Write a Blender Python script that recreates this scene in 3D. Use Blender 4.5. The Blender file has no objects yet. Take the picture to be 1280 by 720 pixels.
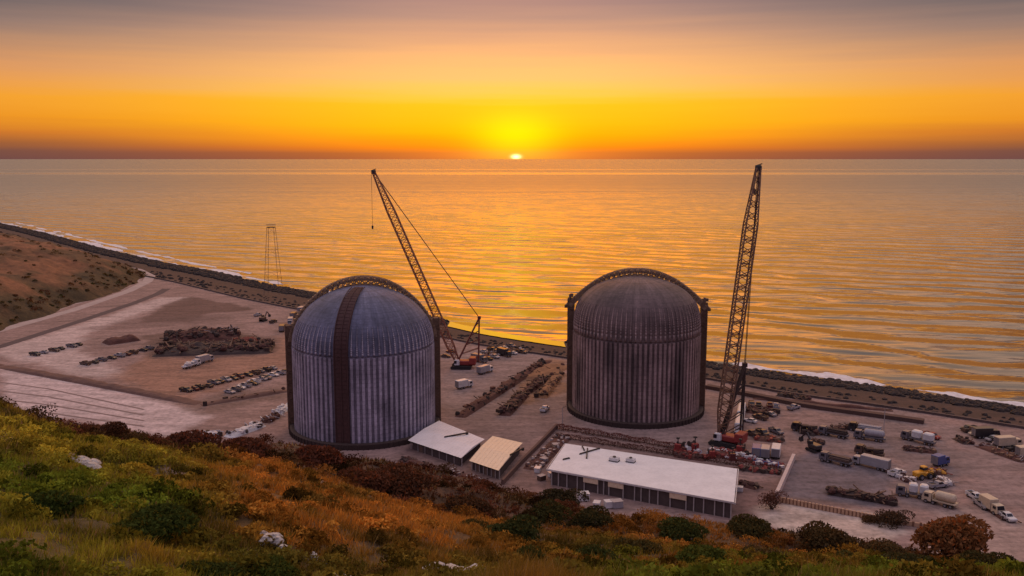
import bpy, math, random
import numpy as np
from mathutils import Vector, Matrix
R_ = math.radians
random.seed(7); rng = np.random.default_rng(11)
C = bpy.context.scene.collection
SC = bpy.context.scene
# ------------------------------------------------------------------ camera model
H, F, P = 84.0, 1108.0, R_(8.3)
def at(px, py, z=0.0):
    "the place on the level z seen at a photograph pixel"
    x = (px-640)/F; yi = (360-py)/F
    dx, dy, dz = x, math.cos(P)+yi*math.sin(P), -math.sin(P)+yi*math.cos(P)
    t = (z-H)/dz
    return Vector((dx*t, dy*t, z))
def tan_at(py): return math.tan(math.atan((py-360)/F)+P)

# ------------------------------------------------------------------ noise
def vnoise(x, y, seed=0):
    x = np.asarray(x, float); y = np.asarray(y, float)
    xi = np.floor(x).astype(np.int64); yi = np.floor(y).astype(np.int64)
    fx = x-xi; fy = y-yi
    fx = fx*fx*(3-2*fx); fy = fy*fy*(3-2*fy)
    def h(a, b):
        n = (a*374761393 + b*668265263 + seed*1442695041) & 0x7fffffff
        n = ((n ^ (n >> 13))*1274126177) & 0x7fffffff
        return ((n ^ (n >> 16)) & 0xffff)/65535.0
    return (h(xi, yi)*(1-fx)+h(xi+1, yi)*fx)*(1-fy)+(h(xi, yi+1)*(1-fx)+h(xi+1, yi+1)*fx)*fy
def fbm(x, y, seed=0, o=4):
    s = 0; a = .5; t = 0
    for k in range(o):
        s = s+a*vnoise(np.asarray(x)*2**k+17*k, np.asarray(y)*2**k-9*k, seed+k); t += a; a *= .5
    return s/t
# ------------------------------------------------------------------ materials
def lin(c): return tuple(((v/255)/12.92 if v/255 <= .04045 else ((v/255+.055)/1.055)**2.4) for v in c)
class NT:
    def __init__(s, name):
        s.m = bpy.data.materials.new(name); s.m.use_nodes = True
        s.t = s.m.node_tree; s.t.nodes.clear()
        s.out = s.n('ShaderNodeOutputMaterial')
    def n(s, ty, **k):
        o = s.t.nodes.new(ty)
        for a, b in k.items(): setattr(o, a, b)
        return o
    def l(s, a, b): s.t.links.new(a, b)
    def pr(s, **k):
        b = s.n('ShaderNodeBsdfPrincipled')
        for a, v in k.items(): b.inputs[a].default_value = v
        s.l(b.outputs[0], s.out.inputs[0]); return b
    def noise(s, scale, detail=4, rough=.55, vec=None, mapscale=None, rot=None, co='Object'):
        n = s.n('ShaderNodeTexNoise'); n.inputs['Scale'].default_value = scale
        n.inputs['Detail'].default_value = detail; n.inputs['Roughness'].default_value = rough
        if co == 'World':
            v = s.n('ShaderNodeNewGeometry').outputs['Position']
        else:
            v = s.n('ShaderNodeTexCoord').outputs['Object']
        if mapscale or rot:
            m = s.n('ShaderNodeMapping')
            if mapscale: m.inputs['Scale'].default_value = mapscale
            if rot: m.inputs['Rotation'].default_value = rot
            s.l(v, m.inputs[0]); v = m.outputs[0]
        s.l(v, n.inputs['Vector']); return n.outputs['Fac']
    def ramp(s, fac, stops):
        r = s.n('ShaderNodeValToRGB'); e = r.color_ramp.elements
        while len(e) < len(stops): e.new(.5)
        for i, (p, c) in enumerate(stops):
            e[i].position = p; e[i].color = (*c[:3], 1) if not isinstance(c, (int, float)) else (c, c, c, 1)
        s.l(fac, r.inputs[0]); return r.outputs[0]
    def mul(s, a, b, fac=1.0, mode='MULTIPLY'):
        m = s.n('ShaderNodeMix', data_type='RGBA', blend_type=mode); m.inputs[0].default_value = fac
        for v, i in ((a, 6), (b, 7)):
            if isinstance(v, tuple): m.inputs[i].default_value = (*v[:3], 1)
            else: s.l(v, m.inputs[i])
        return m.outputs[2]
    def bump(s, h, b, strength=.5, dist=.1):
        n = s.n('ShaderNodeBump'); n.inputs['Strength'].default_value = strength; n.inputs['Distance'].default_value = dist
        s.l(h, n.inputs['Height']); s.l(n.outputs[0], b.inputs['Normal'])
_mc = {}
def paint(name, col, rough=.6, metal=0., var=.25, scale=1.2, dirt=.25):
    "a painted or bare surface with soiling"
    k = (name, col)
    if k in _mc: return _mc[k]
    t = NT(name); b = t.pr(Roughness=rough, Metallic=metal)
    a = t.noise(scale, 5, .6, co='World'); g = t.noise(scale*7, 3, .5, co='World')
    v = t.ramp(a, [(.3, 1-var), (.7, 1+0*var)])
    c = t.mul(col, v)
    d = t.ramp(g, [(.45, 0.), (.75, 1.)])
    mx = t.n('ShaderNodeMix', data_type='RGBA', blend_type='MIX')
    sc = t.n('ShaderNodeMath', operation='MULTIPLY'); sc.inputs[1].default_value = dirt; t.l(d, sc.inputs[0])
    t.l(sc.outputs[0], mx.inputs[0]); t.l(c, mx.inputs[6]); mx.inputs[7].default_value = (.12, .085, .06, 1)
    t.l(mx.outputs[2], b.inputs['Base Color']); t.bump(g, b, .15, .03)
    _mc[k] = t.m; return t.m
def attr_mat(name, translucent=.35, noise=True):
    t = NT(name); a = t.n('ShaderNodeAttribute', attribute_name='Col')
    c = a.outputs['Color']
    d = t.n('ShaderNodeBsdfDiffuse'); tr = t.n('ShaderNodeBsdfTranslucent'); m = t.n('ShaderNodeMixShader')
    m.inputs[0].default_value = translucent
    t.l(c, d.inputs[0]); t.l(c, tr.inputs[0]); t.l(d.outputs[0], m.inputs[1]); t.l(tr.outputs[0], m.inputs[2])
    t.l(m.outputs[0], t.out.inputs[0]); return t.m
def glass(name='glazing'):
    if name in _mc: return _mc[name]
    t = NT(name); t.pr(**{'Base Color': (.015, .015, .02, 1), 'Roughness': .15, 'Specular IOR Level': .4}); _mc[name] = t.m; return t.m
# ------------------------------------------------------------------ mesh builder
class MB:
    def __init__(s): s.v = []; s.f = []
    def add(s, vs, fs, M=None):
        b = len(s.v)
        s.v += [tuple(M @ Vector(v)) if M else tuple(v) for v in vs]
        s.f += [tuple(i+b for i in f) for f in fs]; return s
    def box(s, c, sz, rz=0, ch=0, M=None, taper=1.0):
        x, y, z = sz[0]/2, sz[1]/2, sz[2]/2
        T = Matrix.Translation(c) @ Matrix.Rotation(rz, 4, 'Z')
        if M: T = M @ T
        if ch:
            h = ch
            vs = []
            for zz, k in ((-z, h), (-z+h, 0), (z-h, 0), (z, h)):
                tp = taper if zz > 0 else 1
                vs += [(-x*tp+k, -y*tp+h+k*.4, zz), (-x*tp+h+k*.4, -y*tp+k, zz), (x*tp-h-k*.4, -y*tp+k, zz), (x*tp-k, -y*tp+h+k*.4, zz),
                       (x*tp-k, y*tp-h-k*.4, zz), (x*tp-h-k*.4, y*tp-k, zz), (-x*tp+h+k*.4, y*tp-k, zz), (-x*tp+k, y*tp-h-k*.4, zz)]
            fs = [tuple(range(7, -1, -1)), tuple(range(24, 32))]
            for r in range(3):
                for i in range(8):
                    j = (i+1) % 8; fs.append((r*8+i, r*8+j, r*8+8+j, r*8+8+i))
            return s.add(vs, fs, T)
        t = taper
        vs = [(-x, -y, -z), (x, -y, -z), (x, y, -z), (-x, y, -z), (-x*t, -y*t, z), (x*t, -y*t, z), (x*t, y*t, z), (-x*t, y*t, z)]
        return s.add(vs, [(0, 3, 2, 1), (4, 5, 6, 7), (0, 1, 5, 4), (1, 2, 6, 5), (2, 3, 7, 6), (3, 0, 4, 7)], T)
    def bar(s, a, b, w, h=None, n=4):
        a = Vector(a); b = Vector(b); d = b-a
        if d.length < 1e-6: return s
        h = h or w; q = d.to_track_quat('Z', 'Y').to_matrix().to_4x4(); q.translation = a
        L = d.length; vs = []; fs = []
        for z in (0, L):
            for i in range(n):
                t = 2*math.pi*(i+.5)/n; k = .7071 if n == 4 else .5
                vs.append((math.cos(t)*w*k, math.sin(t)*h*k, z))
        for i in range(n): j = (i+1) % n; fs.append((i, j, n+j, n+i))
        fs += [tuple(range(n-1, -1, -1)), tuple(range(n, 2*n))]
        return s.add(vs, fs, q)
    def lathe(s, prof, n=16, M=None, cap=True):
        vs = []; fs = []
        for r, z in prof:
            for i in range(n): t = 2*math.pi*i/n; vs.append((r*math.cos(t), r*math.sin(t), z))
        for k in range(len(prof)-1):
            for i in range(n): j = (i+1) % n; fs.append((k*n+i, k*n+j, (k+1)*n+j, (k+1)*n+i))
        if cap: fs += [tuple(range(n-1, -1, -1)), tuple(range((len(prof)-1)*n, len(prof)*n))]
        return s.add(vs, fs, M)
    def prof(s, pts, y0, y1, M=None, inset=0):
        "side outline (x,z) extruded across y; inset narrows the upper points"
        n = len(pts); zs = [p[1] for p in pts]; z0, z1 = min(zs), max(zs)
        def k(z): return inset*max(0, (z-z0)/(z1-z0)-.45)/.55 if z1 > z0 else 0
        vs = [(x, y0+k(z), z) for x, z in pts]+[(x, y1-k(z), z) for x, z in pts]
        fs = [tuple(range(n)), tuple(range(2*n-1, n-1, -1))]
        for i in range(n): j = (i+1) % n; fs.append((j, i, n+i, n+j))
        return s.add(vs, fs, M)
    def prism(s, poly, z0, z1):
        n = len(poly); vs = [(p[0], p[1], z0) for p in poly]+[(p[0], p[1], z1) for p in poly]
        a = sum(poly[i][0]*poly[(i+1) % n][1]-poly[(i+1) % n][0]*poly[i][1] for i in range(n))
        if a < 0: vs = vs[:n][::-1]+vs[n:][::-1]
        fs = [tuple(range(n-1, -1, -1)), tuple(range(n, 2*n))]
        for i in range(n): j = (i+1) % n; fs.append((i, j, n+j, n+i))
        return s.add(vs, fs)
    def rock(s, c, r, sq=.7, sd=None):
        rr = random.Random(sd if sd is not None else random.random())
        vs = []; fs = []; n = 6; rz = rr.random()*6
        for k, (ph, q) in enumerate(((-.9, .55), (-.25, 1), (.4, .9), (.95, .45))):
            for i in range(n):
                t = 2*math.pi*i/n+rz+k*.3; g = q*rr.uniform(.75, 1.2)
                vs.append((c[0]+r*g*math.cos(t), c[1]+r*g*math.sin(t)*rr.uniform(.8, 1), c[2]+r*sq*ph*rr.uniform(.85, 1.1)))
        for k in range(3):
            for i in range(n): j = (i+1) % n; fs.append((k*n+i, k*n+j, (k+1)*n+j, (k+1)*n+i))
        fs += [tuple(range(n-1, -1, -1)), tuple(range(3*n, 4*n))]
        return s.add(vs, fs)
    def build(s, name, mat, parent=None, smooth=False, loc=None):
        me = bpy.data.meshes.new(name); me.from_pydata(s.v, [], s.f); me.materials.append(mat)
        if smooth: me.polygons.foreach_set('use_smooth', [True]*len(me.polygons))
        me.update(); o = bpy.data.objects.new(name, me); C.objects.link(o)
        if parent: o.parent = parent
        if loc is not None: o.location = loc
        return o
def tag(o, label=None, cat=None, group=None, kind=None):
    for k, v in (('label', label), ('category', cat), ('group', group), ('kind', kind)):
        if v: o[k] = v
    return o
def empty(name, loc, rz=0, label=None, cat=None, group=None):
    o = bpy.data.objects.new(name, None); C.objects.link(o); o.location = loc; o.rotation_euler = (0, 0, rz)
    o.empty_display_size = .3
    return tag(o, label, cat, group)
def np_mesh(name, V, k, mat, parent=None, col=None, smooth=False):
    "V: (n*k,3) vertices of n separate k-sided faces"
    n = len(V)//k; me = bpy.data.meshes.new(name)
    me.vertices.add(len(V)); me.vertices.foreach_set('co', np.ascontiguousarray(V, np.float32).ravel())
    me.loops.add(len(V)); me.loops.foreach_set('vertex_index', np.arange(len(V), dtype=np.int32))
    me.polygons.add(n); me.polygons.foreach_set('loop_start', np.arange(0, n*k, k, dtype=np.int32))
    if col is not None:
        a = me.color_attributes.new('Col', 'FLOAT_COLOR', 'POINT')
        c = np.ones((len(V), 4), np.float32); c[:, :3] = np.repeat(col, k, 0); a.data.foreach_set('color', c.ravel())
    me.materials.append(mat); me.update(calc_edges=True); me.validate()
    o = bpy.data.objects.new(name, me); C.objects.link(o)
    if parent: o.parent = parent
    return o
def grid_mesh(name, X, Y, Z, mat, col=None, smooth=True):
    r, c = X.shape; me = bpy.data.meshes.new(name)
    V = np.stack([X, Y, Z], -1).reshape(-1, 3).astype(np.float32)
    idx = np.arange(r*c).reshape(r, c)
    q = np.stack([idx[:-1, :-1], idx[:-1, 1:], idx[1:, 1:], idx[1:, :-1]], -1).reshape(-1, 4)
    me.vertices.add(len(V)); me.vertices.foreach_set('co', V.ravel())
    me.loops.add(q.size); me.loops.foreach_set('vertex_index', q.ravel().astype(np.int32))
    me.polygons.add(len(q)); me.polygons.foreach_set('loop_start', np.arange(0, q.size, 4, dtype=np.int32))
    me.polygons.foreach_set('use_smooth', np.full(len(q), smooth))
    if col is not None:
        a = me.color_attributes.new('Col', 'FLOAT_COLOR', 'POINT')
        cc = np.ones((len(V), 4), np.float32); cc[:, :3] = col.reshape(-1, 3); a.data.foreach_set('color', cc.ravel())
    me.materials.append(mat); me.update(calc_edges=True); me.validate()
    o = bpy.data.objects.new(name, me); C.objects.link(o); return o
def copy_tree(o, parent=None):
    c = o.copy(); C.objects.link(c)
    if parent: c.parent = parent
    for ch in list(o.children): copy_tree(ch, c)
    return c
def polysd(px, py, poly):
    "signed distance to a polygon (negative inside)"
    d = np.full(px.shape, 1e18); inside = np.zeros(px.shape, bool); n = len(poly)
    for i in range(n):
        ax, ay = poly[i][0], poly[i][1]; bx, by = poly[(i+1) % n][0], poly[(i+1) % n][1]
        ex, ey = bx-ax, by-ay; wx, wy = px-ax, py-ay
        t = np.clip((wx*ex+wy*ey)/(ex*ex+ey*ey+1e-9), 0, 1)
        d = np.minimum(d, (wx-ex*t)**2+(wy-ey*t)**2)
        c = ((ay <= py) != (by <= py)) & (px < (bx-ax)*(py-ay)/((by-ay) if abs(by-ay) > 1e-9 else 1e-9)+ax)
        inside ^= c
    d = np.sqrt(d); return np.where(inside, -d, d)

# ================================================================== camera, world, sun
cam = bpy.data.cameras.new('camera'); co = bpy.data.objects.new('camera', cam); C.objects.link(co)
co.location = (0, 0, H); co.rotation_euler = (R_(90)-P, 0, 0); cam.lens = 36*F/1280; cam.sensor_width = 36
cam.clip_start = .5; cam.clip_end = 400000; SC.camera = co
SC.view_settings.view_transform = 'Standard'; SC.view_settings.look = 'None'; SC.view_settings.gamma = 1
SC.view_settings.exposure = 0
W = bpy.data.worlds.new('World'); SC.world = W; W.use_nodes = True
def build_world():
    nt = W.node_tree; nt.nodes.clear(); N = nt.nodes.new; L = nt.links.new
    def mth(op, a, b=None, c=None, clamp=False):
        m = N('ShaderNodeMath'); m.operation = op; m.use_clamp = clamp
        for i, v in enumerate((a, b, c)):
            if v is None: continue
            if isinstance(v, (int, float)): m.inputs[i].default_value = v
            else: L(v, m.inputs[i])
        return m.outputs[0]
    tc = N('ShaderNodeTexCoord'); nz = N('ShaderNodeVectorMath'); nz.operation = 'NORMALIZE'; L(tc.outputs['Generated'], nz.inputs[0])
    sp = N('ShaderNodeSeparateXYZ'); L(nz.outputs[0], sp.inputs[0])
    el = mth('MULTIPLY', mth('ARCSINE', sp.outputs[2]), 180/math.pi)
    az = mth('MULTIPLY', mth('ARCTAN2', sp.outputs[0], sp.outputs[1]), 180/math.pi)
    aaz = mth('ABSOLUTE', az)
    # thin uneven cirrus / smog streaks: bend the elevation a little with stretched noise
    mp = N('ShaderNodeMapping'); mp.inputs['Scale'].default_value = (2.5, 2.5, 60); L(nz.outputs[0], mp.inputs[0])
    no = N('ShaderNodeTexNoise'); no.inputs['Scale'].default_value = 1.6; no.inputs['Detail'].default_value = 5; L(mp.outputs[0], no.inputs['Vector'])
    el2 = mth('ADD', el, mth('MULTIPLY', mth('SUBTRACT', no.outputs['Fac'], .5), mth('MULTIPLY', mth('MINIMUM', mth('ABSOLUTE', el), 3.0), .38)))
    t = mth('POWER', mth('DIVIDE', mth('MAXIMUM', el2, 0.0), 90.0), .5)
    def ramp(stops):
        r = N('ShaderNodeValToRGB'); e = r.color_ramp.elements
        while len(e) < len(stops): e.new(.5)
        for i, (d, c) in enumerate(stops):
            e[i].position = (d/90)**.5; e[i].color = (*(lin(c) if max(c) > 3 else c), 1)
        L(t, r.inputs[0]); return r.outputs[0]
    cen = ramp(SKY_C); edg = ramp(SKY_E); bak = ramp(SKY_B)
    def mr(v, a, b):
        m = N('ShaderNodeMapRange'); m.interpolation_type = 'SMOOTHSTEP'; m.inputs[1].default_value = a; m.inputs[2].default_value = b
        L(v, m.inputs[0]); return m.outputs[0]
    def mix(f, a, b, mode='MIX'):
        m = N('ShaderNodeMix'); m.data_type = 'RGBA'; m.blend_type = mode
        if isinstance(f, (int, float)): m.inputs[0].default_value = f
        else: L(f, m.inputs[0])
        L(a, m.inputs[6])
        if isinstance(b, tuple): m.inputs[7].default_value = (*b, 1)
        else: L(b, m.inputs[7])
        return m.outputs[2]
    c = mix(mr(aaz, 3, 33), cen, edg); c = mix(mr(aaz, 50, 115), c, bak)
    def gauss(ca, ce, sa, se):
        a = mth('POWER', mth('DIVIDE', mth('ABSOLUTE', mth('SUBTRACT', az, ca)), sa), 2.0)
        b = mth('POWER', mth('DIVIDE', mth('ABSOLUTE', mth('SUBTRACT', el, ce)), se), 2.0)
        return mth('EXPONENT', mth('MULTIPLY', mth('ADD', a, b), -1.0))
    def addc(c, g, col):
        m = mix(1.0, g, col, 'MULTIPLY'); return mix(1.0, c, m, 'ADD')
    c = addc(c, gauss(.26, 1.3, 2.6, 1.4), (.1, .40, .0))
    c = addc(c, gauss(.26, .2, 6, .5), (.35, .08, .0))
    c = addc(c, gauss(.26, 21, 12.5, 6), (3.6, .80, .0))  # unseen orange sky lobe, added so the sea reflects a broad glow
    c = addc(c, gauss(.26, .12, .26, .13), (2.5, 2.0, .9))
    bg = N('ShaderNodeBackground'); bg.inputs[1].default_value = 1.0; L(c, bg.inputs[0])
    sk = N('ShaderNodeTexSky'); sk.sky_type = 'NISHITA'; sk.sun_disc = False; sk.sun_elevation = R_(SUN_EL); sk.sun_rotation = R_(.26)
    b2 = N('ShaderNodeBackground'); b2.inputs[1].default_value = .012; L(sk.outputs[0], b2.inputs[0])
    ad = N('ShaderNodeAddShader'); L(bg.outputs[0], ad.inputs[0]); L(b2.outputs[0], ad.inputs[1])
    o = N('ShaderNodeOutputWorld'); L(ad.outputs[0], o.inputs[0])
SUN_EL = 1.6
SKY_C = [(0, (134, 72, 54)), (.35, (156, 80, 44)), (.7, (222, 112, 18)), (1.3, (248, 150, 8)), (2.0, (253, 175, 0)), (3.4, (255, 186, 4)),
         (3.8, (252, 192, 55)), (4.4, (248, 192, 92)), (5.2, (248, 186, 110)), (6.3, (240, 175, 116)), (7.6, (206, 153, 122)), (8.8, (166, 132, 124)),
         (9.8, (136, 116, 122)), (12, (145, 118, 118)), (15.5, (2.2, .78, .02)), (24, (2.4, .90, .05)), (34, (1.5, .78, .3)), (50, (.85, .66, .60)), (90, (.86, .72, .76))]  # unseen upper stops of these ramps are raised to light ground and sea
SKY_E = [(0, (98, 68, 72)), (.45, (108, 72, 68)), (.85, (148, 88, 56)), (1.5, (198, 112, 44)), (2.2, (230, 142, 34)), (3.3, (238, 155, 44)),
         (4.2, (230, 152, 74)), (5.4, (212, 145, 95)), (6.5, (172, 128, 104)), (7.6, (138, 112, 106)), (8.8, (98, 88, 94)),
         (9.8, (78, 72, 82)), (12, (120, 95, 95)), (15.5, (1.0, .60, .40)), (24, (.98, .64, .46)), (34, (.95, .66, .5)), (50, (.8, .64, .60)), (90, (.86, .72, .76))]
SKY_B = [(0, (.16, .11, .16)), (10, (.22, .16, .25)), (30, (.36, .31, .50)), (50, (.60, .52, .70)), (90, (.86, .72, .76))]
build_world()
sl = bpy.data.lights.new('sun', 'SUN'); sl.energy = .09; sl.angle = R_(58); sl.color = (1, .36, .06)
so = bpy.data.objects.new('sun', sl); C.objects.link(so)
so.rotation_euler = Vector((math.sin(R_(.26))*math.cos(R_(SUN_EL)), math.cos(R_(SUN_EL)), math.sin(R_(SUN_EL)))).to_track_quat('Z', 'Y').to_euler()

# ================================================================== sea
SEA = -3.0
def sea_material():
    t = NT('sea water'); b = t.pr(**{'Base Color': (.05, .04, .03, 1), 'Roughness': .17, 'IOR': 1.8, 'Specular IOR Level': .5})
    g = t.n('ShaderNodeNewGeometry')
    def nz(scale, mps, rot, det=3):
        m = t.n('ShaderNodeMapping'); m.inputs['Scale'].default_value = mps; m.inputs['Rotation'].default_value = (0, 0, R_(rot)); t.l(g.outputs['Position'], m.inputs[0])
        n = t.n('ShaderNodeTexNoise'); n.inputs['Scale'].default_value = scale; n.inputs['Detail'].default_value = det; n.inputs['Roughness'].default_value = .5
        t.l(m.outputs[0], n.inputs['Vector']); return n.outputs['Fac']
    def m2(op, a, bb=0.):
        m = t.n('ShaderNodeMath', operation=op)
        for i, v in enumerate((a, bb)):
            if isinstance(v, (int, float)): m.inputs[i].default_value = v
            else: t.l(v, m.inputs[i])
        return m.outputs[0]
    def swell(period, rot, dist, ds):
        m = t.n('ShaderNodeMapping'); m.inputs['Rotation'].default_value = (0, 0, R_(rot)); t.l(g.outputs['Position'], m.inputs[0])
        w = t.n('ShaderNodeTexWave', wave_type='BANDS', bands_direction='Y', wave_profile='SIN'); sc = 2*math.pi/(20*period)
        w.inputs['Scale'].default_value = sc; w.inputs['Distortion'].default_value = dist; w.inputs['Detail'].default_value = 3
        w.inputs['Detail Scale'].default_value = ds/sc; w.inputs['Detail Roughness'].default_value = .5; t.l(m.outputs[0], w.inputs['Vector']); return w.outputs['Fac']
    sw1 = swell(34, 22, 11, 1/150); sw2 = swell(15, 19, 5, 1/60)
    patch = nz(1/150, (.3, 1, 1), 20, 2)
    big = nz(1/60, (.16, 1, 1), 20, 2); mid = nz(1/19, (.22, 1, 1), 20, 3); sm = nz(1/4.5, (.4, 1, 1), 4, 3)
    vb = nz(1/260, (.12, 1, 1), 3, 2)
    hgt = m2('ADD', m2('ADD', m2('ADD', m2('MULTIPLY', m2('ADD', m2('MULTIPLY', sw1, 2.7), m2('MULTIPLY', sw2, .5)), m2('ADD', patch, .35)), m2('MULTIPLY', big, 5.)), m2('MULTIPLY', mid, 2.3)), m2('ADD', m2('MULTIPLY', sm, .3), m2('MULTIPLY', vb, 14.)))
    # calm slick far out
    sp = t.n('ShaderNodeSeparateXYZ'); t.l(g.outputs['Position'], sp.inputs[0])
    wob = nz(1/2500, (.3, .3, 1), 0, 3)
    yy = m2('ADD', sp.outputs[1], m2('MULTIPLY', m2('SUBTRACT', wob, .5), 900.0))
    def band(c, w):
        return m2('MAXIMUM', m2('SUBTRACT', 1.0, m2('DIVIDE', m2('ABSOLUTE', m2('SUBTRACT', yy, c)), w)), 0.0)
    sl_ = m2('MINIMUM', m2('ADD', m2('MULTIPLY', band(5300, 500), 2.), m2('MULTIPLY', band(7300, 350), 1.)), 1.0)
    s = m2('SUBTRACT', 1.0, m2('MULTIPLY', sl_, .4))
    bp = t.n('ShaderNodeBump'); bp.inputs['Distance'].default_value = 1.0
    t.l(m2('MULTIPLY', s, SEA_BUMP), bp.inputs['Strength']); t.l(hgt, bp.inputs['Height'])
    # far out only the wave faces turned to the shore are seen: the mean facet leans shoreward with distance
    md = t.n('ShaderNodeMapRange', interpolation_type='SMOOTHSTEP'); t.l(sp.outputs[1], md.inputs[0]); md.inputs[1].default_value = 250; md.inputs[2].default_value = 3000; md.inputs[3].default_value = 0; md.inputs[4].default_value = -.15
    cv = t.n('ShaderNodeCombineXYZ'); t.l(m2('MULTIPLY', md.outputs[0], s), cv.inputs[1]); cv.inputs[2].default_value = 1
    nn = t.n('ShaderNodeVectorMath', operation='NORMALIZE'); t.l(cv.outputs[0], nn.inputs[0]); t.l(nn.outputs[0], bp.inputs['Normal']); t.l(bp.outputs[0], b.inputs['Normal'])
    mr = t.n('ShaderNodeMapRange', interpolation_type='SMOOTHSTEP'); t.l(sp.outputs[1], mr.inputs[0]); mr.inputs[1].default_value = 250; mr.inputs[2].default_value = 3500; mr.inputs[3].default_value = .12; mr.inputs[4].default_value = .34
    t.l(m2('MULTIPLY', s, mr.outputs[0]), b.inputs['Roughness'])
    return t.m
SEA_BUMP = .8
ys = np.concatenate([[-3000, -500, 0, 100, 200], np.arange(250, 1500, 50), np.geomspace(1500, 160000, 30)])
xs = np.concatenate([-np.geomspace(160000, 900, 14), np.linspace(-800, 800, 33), np.geomspace(900, 160000, 14)])
X, Y = np.meshgrid(xs, ys); sea = grid_mesh('sea', X, Y, np.full(X.shape, SEA), sea_material()); tag(sea, 'calm open sea glowing orange towards the setting sun', 'sea', kind='structure')

# ================================================================== shore line and pad
edge_px = [(76, 320), (153, 340), (214, 352), (305, 374), (360, 385), (470, 404), (600, 432), (700, 447), (885, 474), (991, 494), (1119, 511), (1280, 536)]
ew = [at(*p) for p in edge_px]
ex = np.array([-3000, -1500, -900, -562]+[p.x for p in ew]+[320, 600, 1200, 3000]); ey = np.array([3300, 1900, 1330, 965]+[p.y for p in ew]+[140, -80, -500, -1500])
def shore(x): return np.interp(x, ex, ey)
def wf(x): return np.interp(x, [-700, -120, 0, 160], [2.5, 2.0, 1.4, 1.3])
xs = np.concatenate([np.linspace(-3000, -640, 24), np.arange(-620, 262, 1.7), np.linspace(270, 3000, 40)])
vy = np.concatenate([[-1500, -300, 60, 130], np.linspace(160, 1, 1)])
rows = np.concatenate([np.array([-1.0, -.4, 0.0]), np.linspace(.02, 1, 300)])
Xg = np.repeat(xs[None], len(rows)+6, 0); Yg = np.zeros_like(Xg); Zg = np.zeros_like(Xg)
s_ = shore(xs)
base = np.minimum(150, s_-60)
for i, v in enumerate(rows):
    Yg[i] = base+(s_-base)*v if v >= 0 else base+v*1500
off = [(2, -.5), (6, -1.0), (14, -1.7), (22, -2.4), (30, -3.4), (62, -7)]
for k, (d, z) in enumerate(off):
    i = len(rows)+k; Yg[i] = s_+d*1.3*wf(xs); Zg[i] = z
def W2(poly, z=0): return [at(*p, z) for p in poly]
base_c = np.array([.275, .182, .160])
col = np.ones(Xg.shape+(3,))*base_c
n1 = fbm(Xg/22, Yg/22, 3); n2 = fbm(Xg/5, Yg/5, 9); n3 = fbm((Xg*.8+Yg*.6)/60, (Yg*.8-Xg*.6)/7, 5)
col *= (.72+.36*n1+.2*n2)[..., None]
col *= (1-.22*np.clip((n3-.5)*4, 0, 1))[..., None]
PATCH = [  # pixel outline, albedo, strength, feather (m)
    ([(0, 462), (90, 474), (200, 500), (262, 520), (215, 545), (120, 530), (0, 520)], (0.575, 0.488, 0.480), .85, 5),
    ([(0, 412), (178, 352), (76, 320), (0, 300), (-60, 290), (-60, 430)], (0.538, 0.449, 0.420), .85, 4),
    ([(0, 436), (200, 372), (240, 372), (130, 410), (90, 432), (160, 470), (120, 470), (0, 446)], (0.538, 0.449, 0.420), .8, 6),
    ([(172, 404), (205, 380), (240, 371), (300, 381), (318, 388), (260, 392), (235, 402), (180, 404)], (0.104, 0.060, 0.052), .85, 4),
    ([(95, 412), (180, 396), (300, 392), (250, 405), (130, 414)], (0.140, 0.091, 0.084), .5, 5),
    ([(150, 470), (185, 440), (345, 440), (362, 400), (366, 452), (300, 478), (228, 500), (170, 490)], (0.294, 0.161, 0.105), .8, 7),
    ([(180, 446), (180, 420), (250, 408), (345, 425), (340, 440), (260, 449)], (0.112, 0.068, 0.056), .8, 4),
    ([(215, 505), (362, 478), (366, 494), (250, 520)], (0.168, 0.112, 0.091), .6, 3),
    ([(560, 520), (640, 450), (700, 440), (715, 500), (690, 550), (620, 570), (575, 545)], (0.210, 0.158, 0.147), .8, 6),
    ([(655, 478), (690, 448), (706, 450), (706, 490), (680, 500), (640, 510)], (0.280, 0.154, 0.084), .8, 4),
    ([(556, 500), (560, 440), (660, 432), (680, 446), (610, 480), (575, 515)], (0.266, 0.203, 0.193), .8, 5),
    ([(688, 535), (700, 500), (900, 500), (900, 560), (840, 556), (760, 545)], (0.266, 0.203, 0.193), .8, 5),
    ([(975, 620), (990, 574), (1020, 560), (1120, 580), (1118, 618), (1096, 636)], (0.140, 0.126, 0.147), .85, 2.5),
    ([(990, 540), (1120, 520), (1210, 560), (1200, 640), (1110, 630), (1120, 575), (1010, 556)], (0.189, 0.154, 0.154), .7, 6),
    ([(1110, 515), (1280, 545), (1300, 640), (1210, 640), (1200, 560)], (0.252, 0.196, 0.189), .75, 8),
    ([(918, 600), (980, 600), (970, 650), (915, 660)], (0.210, 0.126, 0.112), .8, 3),
    ([(950, 634), (1010, 628), (1110, 643), (1135, 665), (1100, 680), (1000, 668), (945, 650)], (0.575, 0.488, 0.420), .85, 3),
    ([(1180, 640), (1290, 640), (1290, 720), (1150, 700)], (0.368, 0.288, 0.256), .8, 5),
    ([(486, 570), (560, 545), (700, 600), (700, 640), (560, 600)], (0.189, 0.122, 0.105), .7, 4),
    ([(690, 540), (900, 575), (980, 592), (980, 600), (690, 552)], (0.203, 0.133, 0.119), .7, 3),
]
for poly, c, s, fe in PATCH:
    w = W2(poly); d = polysd(Xg, Yg, w)+(n2-.5)*fe*1.6+(n1-.5)*fe*1.5
    a = np.clip(.5-d/fe, 0, 1)[..., None]*s
    cc = np.array(c)*np.array((1.0, .95, .93))*(.8+.25*n1+.17*n2)[..., None]
    col = col*(1-a)+cc*a
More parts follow.
